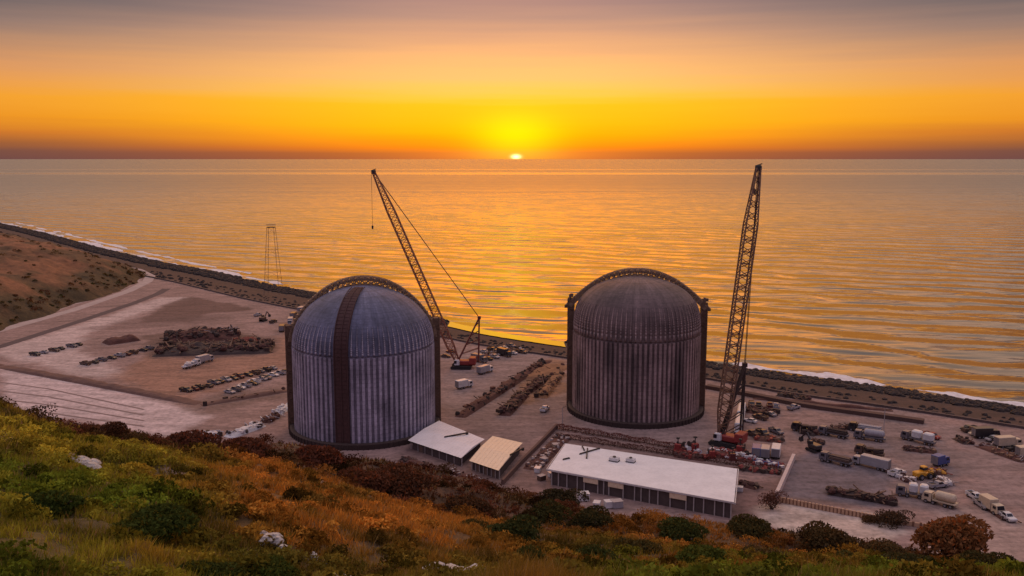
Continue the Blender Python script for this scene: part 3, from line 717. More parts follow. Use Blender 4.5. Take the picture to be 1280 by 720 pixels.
def dome(px, pyb, R, hs, ht, label, mats, strip_az=None, sqsh=False, name='containment_dome'):
    f = at(px, pyb); c = f+Vector((f.x, f.y, 0)).normalized()*R; c.z = 0
    face = math.atan2(-c.y, -c.x)                       # direction towards the viewer
    t = empty(name, c, 0, label, 'dome')
    n = 144; wm, dm, rm = mats
    m = MB(); m.lathe([(R, 0), (R, hs)], n, cap=False)
    for i in range(84):
        a = 2*math.pi*i/84; M = Matrix.Rotation(a, 4, 'Z'); m.box((R+.16, 0, hs/2-.3), (.6, .78, hs-.8), M=M)
    o = m.build('wall', wm, t); o.data.materials.append(rm); o.data.polygons.foreach_set('material_index', [0 if i < n else 1 for i in range(len(o.data.polygons))])
    e = ht-hs; pr = []
    for i in range(49):
        a = math.pi/2*i/48; c_ = math.cos(a); pr.append((R*c_+.02, hs+.05+e*(1-c_*c_)**(1/(3.0 if sqsh else 2.1))))
    pr[-1] = (.3, ht); m = MB(); m.lathe([(R+.04, hs-.3), (R+.04, hs)]+pr, n); nf = len(m.f)
    for i in range(84):
        T_ = Matrix.Rotation(2*math.pi*i/84, 4, 'Z')
        for k in range(14):
            a, b_ = pr[k], pr[k+1]; w = .5*(1-k/16); m.bar(T_ @ Vector((a[0]+.1, 0, a[1])), T_ @ Vector((b_[0]+.1, 0, b_[1])), w, w)
    o = m.build('roof', dm, t, True); o.data.materials.append(rm); o.data.polygons.foreach_set('material_index', [0 if i < nf else 1 for i in range(len(o.data.polygons))])
    m = MB(); m.lathe([(R+.6, 0), (R+1.9, 0), (R+1.9, 1.5), (R+1.3, 1.7), (R+.6, 1.7)], 96, cap=False)
    for i in range(96):
        a = 2*math.pi*i/96; m.box((R+2.05, 0, .8), (.3, .3, 1.6), M=Matrix.Rotation(a, 4, 'Z'))
    m.build('base_ring', DARK, t)
    # scaffold arch standing across the shell
    vx = Vector((-math.sin(face), math.cos(face), 0)); vy = Vector((-math.cos(face), -math.sin(face), 0))
    ts = 25; m = MB(); Pi = []; 
    hsx = hs-2
    ta = 47.7 if sqsh else 47.8; th_ = 2.3 if sqsh else 2.7; z0_ = 28.
    A = []
    for i in range(40):
        a = math.pi*i/39; x = -math.cos(a); A.append(((R+1.35)*x, 34.4+(ta-th_-34.4)*(1-abs(x)**2.1)) if sqsh else ((R+1.4-th_*.5)*x, z0_+(ta-th_-z0_)*(.6*math.sqrt(max(0, 1-x*x))+.4*(1-abs(x)**2.15))))
    for off_ in (0, 2.4):
        for k in range(len(A)-1):
            for dr in (0, th_):
                def pt(q, dr=dr):
                    x, z = A[q]; 
                    return vx*(x*(1+dr*.5/R))+vy*(off_+1.5)+Vector((0, 0, z+dr*max(0, (z-28)/18)))
                m.bar(pt(k), pt(k+1), .34)
            m.bar(pt(k, 0), pt(k, th_), .3); m.bar(pt(k, 0), pt(k+1, th_), .26); m.bar(pt(k, th_), pt(k+1, 0), .2)
    for k in range(0, len(A)):
        x, z = A[k]; a = vx*(x*(1+th_*.5/R))+Vector((0, 0, z+th_*max(0, (z-28)/18))); m.bar(a+vy*1.5, a+vy*3.9, .2)
        if k < len(A)-1: x, z = A[k+1]; b_ = vx*(x*(1+th_*.5/R))+Vector((0, 0, z+th_*max(0, (z-28)/18))); m.bar(a+vy*1.5, b_+vy*3.9, .16)
        m.box(tuple(a+vy*2.7-Vector((0, 0, .9))), (1.6, 1.9, .9), rz=face)
    m.build('scaffold_arch', SCAF, t)
    for sgn, ht_ in ((-1, 37.2 if sqsh else 33), (1, 36.6 if sqsh else 34)):
        m = MB(); b0 = vx*(sgn*(R+1.35))+vy*2.4
        lattice(m, b0, b0+Vector((0, 0, ht_)), 2.0, 2.0, 22, .3, side=vx)
        for k in range(9):
            z = (k+.5)*ht_/9; m.box(tuple(b0+Vector((0, 0, z))), (1.5, 1.5, ht_/9*.97), rz=face+math.pi/2)
        if sqsh:
            for k in range(5): m.box(tuple(b0+Vector((rng.uniform(-1, 1), rng.uniform(-1, 1), ht_+rng.uniform(-1, 1.3)))), (rng.uniform(.6, 1.9), .8, rng.uniform(.6, 1.6)), rz=face)
        m.build('scaffold_tower', RUST, t)
    if strip_az is not None:                            # dark track from the ground over the crown
        a0 = face+strip_az; m = MB(); prs = [(R+.55, z) for z in np.linspace(0, hs, 24)]+[(p[0]+.45, p[1]+.4) for p in pr[1:44:2]]
        T_ = Matrix.Rotation(a0, 4, 'Z'); vs = []; fs = []
        for r_, z in prs:
            w = 2.15*min(1, (r_/R)**.35+.05)
            vs += [(r_, -w, z), (r_, w, z), (r_-.9, w, z-.1), (r_-.9, -w, z-.1)]
        for i in range(len(prs)-1):
            for k in range(4): j = (k+1) % 4; fs.append((4*i+k, 4*i+j, 4*i+4+j, 4*i+4+k))
        m.add(vs, fs, T_)
        for i in range(0, len(prs)-1, 1):
            r_, z = prs[i]; m.bar(T_ @ Vector((r_+.05, -2, z)), T_ @ Vector((r_+.05, 2, z)), .1)
            for sg in (-2, 0, 2): r2, z2 = prs[i+1]; m.bar(T_ @ Vector((r_+.2, sg, z)), T_ @ Vector((r2+.2, sg, z2)), .22)
        m.build('stair_track', paint('dark red brown track', (.085, .035, .032), .85, var=.4), t)
    return c
WA = rib_mat('blue grey shell wall', (.13, .112, .15), (.28, .245, .31)); RA = rib_mat('blue grey shell rib', (.25, .225, .29), (.56, .50, .60), ); RB_ = rib_mat('brown grey shell rib', (.20, .135, .13), (.50, .35, .33), stains=((-90+50-18, 5.5, 3, 27), (-90-13-18, 6, 17, 28), (-90-52-18, 4, 3, 20))); DA = rib_mat('blue grey shell crown', (.10, .105, .17), (.19, .19, .28))
WB = rib_mat('brown grey shell wall', (.09, .06, .058), (.22, .15, .145), stains=((-90+50-18, 5.5, 3, 27), (-90-13-18, 6, 17, 28))); DB = rib_mat('brown grey shell crown', (.12, .078, .074), (.22, .148, .14))
cA = dome(458, 560, 21.5, 27.5, 45.0, 'blue grey ribbed dome with a dark stair track up its side', (WA, DA, RA), strip_az=-.31)
cB = dome(793, 534, 20.8, 27.5, 45.3, 'brown grey ribbed dome with no stair track, nearer the boom standing upright', (WB, DB, RB_), sqsh=True)

# ================================================================== cranes and the lattice mast
RED = paint('faded red machine paint', (.30, .035, .03), .55); WHT = paint('white vehicle paint', (.68, .66, .66), .45, dirt=.3); TYRE = paint('tyre rubber', (.02, .018, .018), .9)
GREY = paint('grey machine paint', (.22, .20, .21), .6); BLK = paint('black machinery', (.03, .025, .025), .7); YELP = paint('yellow machine paint', (.72, .34, .02), .5)
BOOM = paint('boom lattice paint', (.25, .08, .05), .6); BOOM2 = paint('brown boom lattice paint', (.20, .105, .065), .6)
def crane(base, tip, label, bm, w, hook, gantry, rz, name='crawler_crane'):
    t = empty(name, base, 0, label, 'crane'); tp = Vector(tip)-base; d = Vector((tp.x, tp.y, 0)); 
    foot = Vector((math.cos(rz)*1.5, math.sin(rz)*1.5, 2.2))
    side = Vector((-math.sin(rz), math.cos(rz), 0)) if d.length < 14 else Vector((1, 0, 0))
    m = MB(); lattice(m, foot, tp, lambda s: w*min(1, .45+s*6)*(1 if s < .8 else 1-(s-.8)*3.2), 0, 46, .34, side=(0, 1, 0) if d.length > 14 else (1, 0, 0)); m.build('boom', bm, t)
    m = MB(); m.box(tuple(tp), (1.8, 1.3, 1.7), ch=.3); m.bar(tp+Vector((-.9, 0, .6)), tp+Vector((1., 0, 1.2)), .3); m.build('boom_head', BLK, t)
    gt = Vector(gantry)-base; back = Vector((gt.x*.95, gt.y*.95, 2.5)); 
    m = MB(); 
    for s in (-1, 1):
        o_ = Vector((0, s*1.2, 0)); m.bar(foot+o_+Vector((0, 0, .6)), gt+o_*.5, .55); m.bar(back+o_*1.1, gt+o_*.5, .45)
        for k in range(5): q = k/5; m.bar((foot+o_).lerp(gt, q), (back+o_).lerp(gt, q+.1), .22)
    m.box(tuple(gt), (1.3, 1.5, 1.2)); m.build('gantry', paint('dark red gantry', (.15, .03, .026), .6) if w < 3 else DARK, t)
    m = MB()
    for s in (-.5, .5): m.bar(tp+Vector((0, s, 0)), gt+Vector((0, s, 0)), .2, n=5)
    m.build('pendant', BLK, t)
    m = MB(); hp = Vector((tp.x-.9, tp.y, tp.z)); m.bar(hp, hp-Vector((0, 0, hook)), .14, n=5); m.build('hoist_rope', BLK, t)
    m = MB(); m.box(tuple(hp-Vector((0, 0, hook+.7))), (.7, .5, 1.4), ch=.12); m.build('hook_block', BLK, t)
    M = Matrix.Rotation(rz, 4, 'Z')
    m = MB(); m.box((-1.5, 0, 2.4), (8.6, 3.6, 1.9), M=M, ch=.3); m.box((-4.6, 0, 3.3), (2.6, 4.4, 2.6), M=M, ch=.2); m.build('body', RED, t)
    m = MB(); m.box((1.6, 2.3, 2.8), (2.2, 1.3, 2.3), M=M, ch=.2, taper=.9); m.build('cab', WHT, t)
    m = MB(); m.box((2.2, 2.3, 3.0), (1.1, 1.36, 1.2), M=M, ch=.05); m.build('window', glass(), t)
    for s in (-1, 1):
        m = MB(); m.prof([(-4.2, .5), (-3.6, .05), (3.6, .05), (4.2, .5), (4.2, .9), (3.6, 1.35), (-3.6, 1.35), (-4.2, .9)], s*2.6-.6, s*2.6+.6, M=M)
        for k in range(12): m.box((-3.6+k*.65, s*2.6, 1.4), (.25, 1.24, .12), M=M)
        m.build('crawler_track', TYRE, t)
    return t
b1 = at(577, 460)
def atY(px, py, Y):
    x = (px-640)/F; yi = (360-py)/F; k = Y/(math.cos(P)+yi*math.sin(P)); return Vector((x*k, Y, H+(-math.sin(P)+yi*math.cos(P))*k))
crane(b1, atY(467, 215, b1.y), 'red crawler crane whose long boom leans over behind the blue grey dome', BOOM, 2.9, 21, atY(599, 397, b1.y+2), math.pi*.98)
b2 = at(907, 556)
crane(b2, atY(948, 210, b2.y+3), 'crawler crane whose boom stands almost upright beside the brown grey dome', BOOM2, 3.3, 6, atY(931, 456, b2.y+5), math.pi*.8)
def mast(px, py, ytop, w, label):
    b = at(px, py); tp = atY(px, ytop, b.y); t = empty('transmission_tower', b, 0, label, 'mast'); h = tp.z
    m = MB()
    for sx in (-1, 1):
        for sy in (-1, 1):
            m.bar((sx*w/2, sy*w/2, -.3), (sx*w*.22, sy*w*.22, h*.96), .17)
    for k in range(9):
        a, b_ = k/9, (k+1)/9; wa, wb = (w/2)*(1-a)+w*.22*a, (w/2)*(1-b_)+w*.22*b_
        for q in range(4):
            c0 = [(-1, -1), (1, -1), (1, 1), (-1, 1)][q]; c1 = [(-1, -1), (1, -1), (1, 1), (-1, 1)][(q+1) % 4]
            if k in (2, 5, 8): m.bar((c0[0]*wa, c0[1]*wa, h*.96*a), (c1[0]*wb, c1[1]*wb, h*.96*b_), .08)
            if k in (3, 6): m.bar((c0[0]*wa, c0[1]*wa, h*.96*a), (c1[0]*wa, c1[1]*wa, h*.96*a), .11)
    m.build('frame', paint('grey mast steel', (.12, .08, .07), .7), t)
    m = MB(); m.box((0, 0, h*.965), (4.8, 3, .45)); m.box((0, 0, h), (5.6, 2, .25)); m.build('top_platform', DARK, t)
mast(342, 367, 281, 9.5, 'slim four legged lattice tower standing by the shore')

# ================================================================== buildings
def rect_from(fl, fr, br, bl_, h):
    a, b, c, d = [at(*p, h) for p in (fl, fr, br, bl_)]; u = ((b-a)+(c-d))/2; L = u.length; rz = math.atan2(u.y, u.x); v = Vector((-math.sin(rz), math.cos(rz), 0))
    D = ((d-a).dot(v)+(c-b).dot(v))/2; cen = (a+b+c+d)/4; o = cen-Vector((math.cos(rz), math.sin(rz), 0))*L/2-v*D/2; return Vector((o.x, o.y, 0)), rz, L, D
def rect_front(fl, fr, br, bl_, h):
    a, b, c, d = [at(*p, h) for p in (fl, fr, br, bl_)]; u = b-a; rz = math.atan2(u.y, u.x); v = Vector((-math.sin(rz), math.cos(rz), 0))
    return Vector((a.x, a.y, 0))+v*.55, rz, u.length, ((d-a).dot(v)+(c-b).dot(v))/2
ROOFM = paint('white membrane roof', (.82, .78, .76), .8, var=.14, scale=.25, dirt=.12); CREAM = paint('cream panel', (.80, .62, .42), .7, dirt=.15); WALLM = paint('dark brown cladding', (.085, .06, .055), .8, var=.35, scale=.8)
POSTM = paint('grey steel post', (.42, .37, .35), .6); TRIM = paint('white fascia', (.6, .56, .54), .6)
o0, rz, L, D = rect_front((685, 586), (917.6, 627.5), (921.6, 586), (707, 554.5), 4.3); h = 4.3
bt = empty('workshop_building', o0, rz, 'long low building with a white flat roof and three garage doors', 'building')
def loc_quad(px4, h, o0, rz):
    M = (Matrix.Translation(o0) @ Matrix.Rotation(rz, 4, 'Z')).inverted(); return [M @ at(*p, h) for p in px4]
def inset(q, d):
    c = sum(q, Vector())/4; return [c+(p-c)*(1-d/(p-c).length*1.3) for p in q]
q4 = loc_quad(((685, 586), (917.6, 627.5), (921.6, 586), (707, 554.5)), 4.3, o0, rz)
m = MB(); m.prism([(p.x, p.y) for p in q4], h-.3, h); m.build('roof', ROOFM, bt)
m = MB(); qo = inset(q4, -.25)
for i in range(4):
    a_, b_ = qo[i], qo[(i+1) % 4]; e_ = (b_-a_).normalized()*.1; m.bar((a_.x-e_.x, a_.y-e_.y, h-.28), (b_.x-e_.x, b_.y-e_.y, h-.2), .2, .42)
m.build('fascia', TRIM, bt)
m = MB(); qi = inset(q4, .7); m.prism([(p.x, p.y) for p in qi], 0, h-.32); m.build('wall', WALLM, bt)
doors = [(.21, .286), (.35, .427), (.68, .76)]
for a, b_ in doors:
    w = (b_-a)*L; x = (a+b_)/2*L; m = MB()
    for k in range(5): m.box((x, -.02, .3+k*.52), (w, .1, .46))
    dr = m.build('garage_door', paint('dark garage door', (.028, .02, .02), .6), bt)
    m = MB(); m.box((x, -.5, h-1.15), (w+.35, .3, 1.3)); m.build('door_hood', CREAM, dr)
pf = [.02, .06, .11, .17, .21, .287, .32, .349, .428, .49, .525, .57, .615, .679, .761, .80, .85, .905, .95, .985]
for q in pf:
    m = MB(); m.box((q*L, -.3, (h-.45)/2), (.26, .26, h-.45)); m.build('post', POSTM, bt)
for a, b_ in zip(pf[:-1], pf[1:]):
    if any(abs(a-d0) < .012 for d0, _ in doors): continue
    w = (b_-a)*L-.5; x = (a+b_)/2*L
    m = MB(); m.box((x, -.03, 2.25), (w, .1, 1.9)); wf = m.build('window', paint('window frame', (.05, .042, .042), .6), bt)
    m = MB(); m.box((x, -.09, 2.25), (w-.25, .03, 1.65)); m.build('pane', glass(), wf)
def ac(x, y, s=1.0):
    m = MB(); m.box((x, y, h+.12), (2.6*s, 1.8*s, .24)); a = m.build('roof_unit', BLK, bt); m = MB(); m.box((x, y, h+.62), (2.5*s, 1.7*s, .75)); m.build('housing', WHT, a)
    m = MB(); m.lathe([(.45*s, h+1.2), (.45*s, h+1.32)], 12, Matrix.Translation((x, y, 0))); m.build('fan', BLK, a)
ac(L*.27, D*.60, 1.0); ac(L*.355, D*.66, .9)
for x0, y0, x1, y1 in [(.06, .86, .12, .52), (.12, .93, .06, .62), (.02, .9, .055, .78), (.035, .42, .015, .34)]:
    m = MB(); m.bar((x0*L, y0*D, h+.25), (x1*L, y1*D, h+.25), .3)
    m.box((x0*L, y0*D, h+.12), (.3, .3, .3)); m.box((x1*L, y1*D, h+.12), (.3, .3, .3)); m.build('roof_pipe', BLK, bt)
def shed(fl, fr, br, bl_, h, rm, label, mark):
    o0, rz, L, D = rect_front(fl, fr, br, bl_, h); t = empty('shed', o0, rz, label, 'shed'); e = .5
    q = inset(loc_quad((fl, fr, br, bl_), h, o0, rz), -.35); m1, m2_ = (q[0]+q[3])/2, (q[1]+q[2])/2
    vs = [q[0], q[1], q[2], q[3], m1+Vector((0, 0, e)), m2_+Vector((0, 0, e))]; m = MB(); m.add(vs, [(0, 1, 5, 4), (4, 5, 2, 3), (0, 4, 3), (1, 2, 5), (3, 2, 1, 0)])
    n = int(L/1.2); up = Vector((0, 0, .03))
    for i in range(n+1):
        k = i/n; A_ = q[0].lerp(q[1], k)+up; B_ = vs[4].lerp(vs[5], k)+up; C_ = q[3].lerp(q[2], k)+up; m.bar(A_, B_, .05); m.bar(B_, C_, .05)
    m.build('roof', rm, t)
    qi = inset(q, 1.); m = MB(); m.prism([(p.x, p.y) for p in qi], 0, h-.25); m.build('wall', WALLM, t)
    for i in range(8):
        x = .1+i*(L-.2)/7; m = MB(); m.box((x, -.06, (h-.05)/2), (.2, .2, h-.05)); m.build('post', POSTM, t)
    for i in range(3):
        x = L*(.2+.3*i); m = MB(); m.box((x, .12, 1.0), (1.5, .2, 2.0)); m.build('door', paint('brown door', (.16, .10, .07), .7), t)
    a, b_ = mark; m = MB(); hh = h+e*.62
    m.bar((a[0]*L, a[1]*D, hh+.3), (b_[0]*L, b_[1]*D, hh+.35), .38); m.box((a[0]*L, a[1]*D, hh+.1), (.6, .6, .8)); m.build('roof_vent', BLK, t)
shed((512, 550.5), (576, 572), (604, 549), (549.4, 526.4), 2.7, ROOFM, 'small shed with a bluish white roof at the foot of the blue grey dome', ((.38, .85), (.30, .42)))
shed((588, 575.5), (623, 587.5), (652, 554), (616, 545.5), 2.8, paint('cream metal roof', (.84, .69, .50), .6, var=.15), 'small square shed with a cream roof beside the bluish roofed shed', ((.42, .78), (.55, .45)))

# ================================================================== vehicles
_tpl = {}
def wheel(t, x, y, r=.36, w=.26):
    M = Matrix.Translation((x, y, r)) @ Matrix.Rotation(math.pi/2, 4, 'X')
    m = MB(); m.lathe([(r*.8, -w/2), (r, -w/2+.04), (r, w/2-.04), (r*.8, w/2)], 14, M); o = m.build('wheel', TYRE, t)
    m = MB(); m.lathe([(r*.55, -w/2-.02), (r*.55, w/2+.02)], 10, M); m.build('rim', GREY, o)
def lamps(t, x, w, z):
    for s in (-1, 1): m = MB(); m.box((x, s*w, z), (.08, .3, .18)); m.build('headlight', paint('lamp glass', (.7, .68, .6), .2), t)
def v_car(mat):
    t = empty('car', (0, 0, 0)); m = MB()
    m.prof([(-2.2, .35), (2.2, .35), (2.25, .62), (2.1, .84), (1.05, .98), (-1.7, 1.0), (-2.2, .92)], -.88, .88, inset=.1)
    m.prof([(-1.55, .98), (.95, .96), (.2, 1.4), (-1.1, 1.44)], -.76, .76, inset=.12); m.build('body', mat, t)
    m = MB(); m.prof([(-1.36, 1.02), (.74, 1.0), (.16, 1.35), (-1.04, 1.38)], -.79, .79, inset=.10); m.add([(.98, -.6, 1.0), (.98, .6, 1.0), (.27, .56, 1.38), (.27, -.56, 1.38)], [(0, 1, 2, 3)]); m.add([(-1.59, -.6, 1.02), (-1.59, .6, 1.02), (-1.16, .56, 1.41), (-1.16, -.56, 1.41)], [(3, 2, 1, 0)]); m.build('window', glass(), t)
    for x in (-1.35, 1.4):
        for y in (-.8, .8): wheel(t, x, y)
    lamps(t, 2.22, .62, .7); return t
def v_pickup(mat):
    t = empty('pickup_truck', (0, 0, 0)); m = MB()
    m.prof([(-2.7, .5), (2.6, .5), (2.65, .9), (2.45, 1.1), (1.3, 1.18), (-2.7, 1.12)], -.95, .95, inset=.06); m.prof([(-.6, 1.14), (1.35, 1.14), (.75, 1.75), (-.45, 1.78)], -.84, .84, inset=.12)
    m.box((-1.7, -.9, 1.25), (2., .12, .3)); m.box((-1.7, .9, 1.25), (2., .12, .3)); m.box((-2.68, 0, 1.25), (.1, 1.8, .3)); m.build('body', mat, t)
    m = MB(); m.prof([(-.45, 1.2), (1.12, 1.2), (.68, 1.68), (-.36, 1.7)], -.87, .87, inset=.1); m.add([(1.37, -.7, 1.2), (1.37, .7, 1.2), (.83, .62, 1.72), (.83, -.62, 1.72)], [(0, 1, 2, 3)]); m.build('window', glass(), t)
    m = MB(); m.box((-1.7, 0, 1.16), (1.9, 1.6, .1)); m.build('load_bed', BLK, t)
    for x in (-1.7, 1.7):
        for y in (-.86, .86): wheel(t, x, y, .42, .3)
    lamps(t, 2.62, .7, .88); return t
def v_box(mat, boxm=None, L=8.0, name='box_truck'):
    t = empty(name, (0, 0, 0)); boxm = boxm or mat; m = MB(); x1 = L/2
    m.prof([(x1-2.1, .6), (x1, .6), (x1, 1.5), (x1-.35, 2.5), (x1-2.1, 2.55)], -1.1, 1.1, inset=.1); m.build('cab', mat, t)
    m = MB(); m.add([(x1+.02, -.95, 1.55), (x1+.02, .95, 1.55), (x1-.3, .88, 2.4), (x1-.3, -.88, 2.4)], [(0, 1, 2, 3)])
    for s in (-1, 1): m.box((x1-1.0, s*1.09, 1.9), (1.0, .06, .65))
    m.build('window', glass(), t)
    m = MB(); m.box((-1.1, 0, 2.05), (L-2.4, 2.4, 2.5), ch=.1); bx = m.build('cargo_box', boxm, t)
    m = MB(); m.box((-1.1-(L-2.4)/2-.03, 0, 2.0), (.06, 2.1, 2.2)); m.box((-1.1-(L-2.4)/2-.08, 0, 2.0), (.05, .08, 2.2)); m.build('rear_door', GREY, bx)
    m = MB(); m.box((-.2, 0, .7), (L-.6, 1.1, .25)); m.build('chassis', BLK, t)
    for x in (-x1+1.5, -x1+2.7, x1-1.1):
        for y in (-1, 1): wheel(t, x, y, .48, .34)
    lamps(t, x1+.03, .8, .9); return t
def v_flatbed(mat, L=11., load='pipes', lm=None, cabm=None):
    t = empty('flatbed_truck', (0, 0, 0)); x1 = L/2; m = MB()
    m.prof([(x1-2.2, .6), (x1, .6), (x1, 1.6), (x1-.4, 2.7), (x1-2.2, 2.75)], -1.15, 1.15, inset=.12); m.build('cab', cabm or mat, t)
    m = MB(); m.add([(x1+.02, -1., 1.65), (x1+.02, 1., 1.65), (x1-.35, .9, 2.55), (x1-.35, -.9, 2.55)], [(0, 1, 2, 3)])
    for s in (-1, 1): m.box((x1-1.1, s*1.13, 2.0), (1.0, .06, .7))
    m.build('window', glass(), t)
    m = MB(); m.box((-1.2, 0, 1.15), (L-2.6, 2.4, .25)); m.box((-.6, 0, .85), (L-1.2, 1., .35)); m.box((x1-2.5, 0, 1.9), (.14, 2.3, 1.3)); m.build('flatbed', mat, t)
    lm = lm or DARK; m = MB(); r = random.Random(int(L*10)); a, b_ = -x1+.3, x1-2.8
    if load == 'pipes':
        for y in range(6):
            for z in range(3-(y in (0, 5))): m.bar((a+r.random()*.5, -1+.4*y, 1.5+z*.38), (b_-r.random()*.5, -1+.4*y, 1.5+z*.38), .4, n=8)
    elif load == 'tanks':
        k = 2
        for i in range(k):
            c = a+(b_-a)*(i+.5)/k; w = (b_-a)/k*.82; m.box((c, 0, 2.45), (w, 2.3, 2.3), ch=.35)
    elif load == 'tank':
        M = Matrix.Translation((a, 0, 2.35)) @ Matrix.Rotation(math.pi/2, 4, 'Y'); l_ = b_-a; m.lathe([(.5, 0), (1.0, .3), (1.12, .7), (1.12, l_-.7), (1.0, l_-.3), (.5, l_)], 18, M)
    else:
        for i in range(16):
            m.box((r.uniform(a+.7, b_-.7), r.uniform(-.7, .7), 1.28+r.uniform(.2, .9)), (r.uniform(.6, 2.2), r.uniform(.5, 1.2), r.uniform(.3, 1.3)), rz=r.random())
    m.build('load', lm, t)
    for x in (-x1+1.2, -x1+2.5, x1-2.7, x1-1.0):
        for y in (-1.05, 1.05): wheel(t, x, y, .5, .36)
    lamps(t, x1+.03, .85, .95); return t
def v_loader(mat):
    t = empty('wheel_loader', (0, 0, 0)); m = MB(); m.box((-1.6, 0, 1.55), (3, 1.9, 1.3), ch=.2); m.box((.7, 0, 1.2), (1.8, 1.3, .8), ch=.1); m.build('body', mat, t)
    m = MB(); m.box((-.1, 0, 2.7), (1.5, 1.5, 1.5), ch=.12); c = m.build('cab', mat, t); m = MB(); m.box((-.1, 0, 2.8), (1.56, 1.56, .9), ch=.14); m.build('window', glass(), c)
    m = MB()
    for s in (-.55, .55): m.bar((1.0, s, 1.9), (2.9, s, .8), .3)
    m.build('lift_arm', mat, t); m = MB(); m.prof([(2.6, .15), (3.9, .1), (3.3, .9), (2.7, 1.4)], -1.35, 1.35); m.build('bucket', BLK, t)
    for x in (-1.7, 1.2):
        for y in (-1.05, 1.05): wheel(t, x, y, .8, .6)
    return t
def v_excavator(mat):
    t = empty('excavator', (0, 0, 0)); m = MB(); m.box((-.5, 0, 1.7), (3.4, 2.5, 1.3), ch=.2); m.build('body', mat, t)
    m = MB(); m.box((.7, .7, 2.3), (1.4, 1., 1.7), ch=.12); c = m.build('cab', mat, t); m = MB(); m.box((.75, .7, 2.45), (1.45, 1.05, 1.0), ch=.1); m.build('window', glass(), c)
    m = MB(); m.bar((1, -.3, 1.9), (3.2, -.3, 4.6), .45); m.bar((3.2, -.3, 4.6), (5.4, -.3, 2.6), .36); m.build('arm', mat, t)
    m = MB(); m.prof([(5., 1.4), (5.9, 1.7), (5.7, 2.7), (5.2, 2.7)], -.9, .3); m.build('bucket', BLK, t)
    for s in (-1, 1): m = MB(); m.prof([(-2., .4), (-1.6, .05), (1.6, .05), (2., .4), (2., .6), (1.6, .95), (-1.6, .95), (-2, .6)], s*1.1-.3, s*1.1+.3); m.build('crawler_track', TYRE, t)
    return t
def v_trailer(mat, L=7.):
    t = empty('site_trailer', (0, 0, 0)); m = MB(); m.box((0, 0, 1.85), (L, 2.5, 2.5), ch=.12); b_ = m.build('body', mat, t)
    m = MB()
    for i in range(3): m.box((-L/3+i*L/3, -1.26, 2.1), (1.1, .06, .8))
    m.build('window', glass(), b_); m = MB(); m.box((L*.17, -1.27, 1.65), (.85, .07, 1.9)); m.build('door', GREY, b_)
    m = MB(); m.box((0, 0, .5), (L-.4, 1.2, .2)); m.bar((L/2, 0, .5), (L/2+1.2, 0, .5), .15); m.build('chassis', BLK, t)
    for y in (-1.05, 1.05): wheel(t, 0, y, .4, .3); wheel(t, .9, y, .4, .3)
    return t
CP = {'white': WHT, 'silver': paint('silver vehicle paint', (.36, .34, .36), .4), 'black': paint('black vehicle paint', (.03, .026, .03), .35), 'dark red': paint('dark red vehicle paint', (.12, .025, .025), .4),
      'cream': paint('cream vehicle paint', (.60, .48, .34), .5), 'brown': paint('brown vehicle paint', (.10, .055, .04), .5), 'blue': paint('blue vehicle paint', (.05, .08, .26), .4), 'grey': paint('grey vehicle paint', (.16, .145, .16), .45), 'yellow': YELP, 'red': RED}
VK = {'car': v_car, 'pickup': v_pickup, 'box': v_box, 'trailer': v_trailer, 'loader': v_loader, 'excavator': v_excavator}
CAT = {'car': 'car', 'pickup': 'pickup truck', 'box': 'truck', 'trailer': 'trailer', 'loader': 'loader', 'excavator': 'excavator', 'flatbed': 'truck'}
def put(kind, colr, loc, rz, label, group=None, **kw):
    key = (kind, colr, tuple(sorted((a, str(b)) for a, b in kw.items())))
    if key in _tpl: o = copy_tree(_tpl[key])
    else:
        o = v_flatbed(CP[colr], **kw) if kind == 'flatbed' else VK[kind](CP[colr], **kw); _tpl[key] = o
    o.location = loc; o.rotation_euler = (0, 0, rz)
    for k in ('group',):
        if k in o: del o[k]
    tag(o, label, CAT[kind], group); return o
def seg(kind, colr, p, q, label, group=None, **kw):
    a, b_ = at(*p), at(*q); c = (a+b_)/2; d = b_-a
    if kind == 'flatbed' and 'L' not in kw: kw['L'] = max(8, round(d.length, 0))
    return put(kind, colr, c, math.atan2(d.y, d.x), label, group, **kw)
ORD = ['first', 'second', 'third', 'fourth', 'fifth', 'sixth', 'seventh', 'eighth', 'ninth', 'tenth', 'eleventh', 'twelfth', 'thirteenth', 'fourteenth', 'fifteenth', 'sixteenth']
def car_row(p, q, n, cols, phrase, group, perp=True, kinds=('car',), seed=0):
    a, b_ = at(*p), at(*q); d = b_-a; an = math.atan2(d.y, d.x); r = random.Random(seed)
    for i in range(n):
        c = a.lerp(b_, i/(n-1) if n > 1 else .5); c = c+Vector((r.uniform(-.8, .8), r.uniform(-.8, .8), 0)); cl = cols[i % len(cols)]; kd = kinds[(i*7+seed) % len(kinds)]
        kw = dict(L=8.0) if kd == 'box' else {}
        put(kd, cl, c, an+(math.pi/2 if perp else 0)+r.uniform(-.14, .14)+(math.pi if r.random() < .3 else 0), cl+' '+{'car': 'car', 'pickup': 'pickup', 'box': 'truck', 'trailer': 'trailer'}[kd]+', '+ORD[i]+' '+phrase, group, **kw)
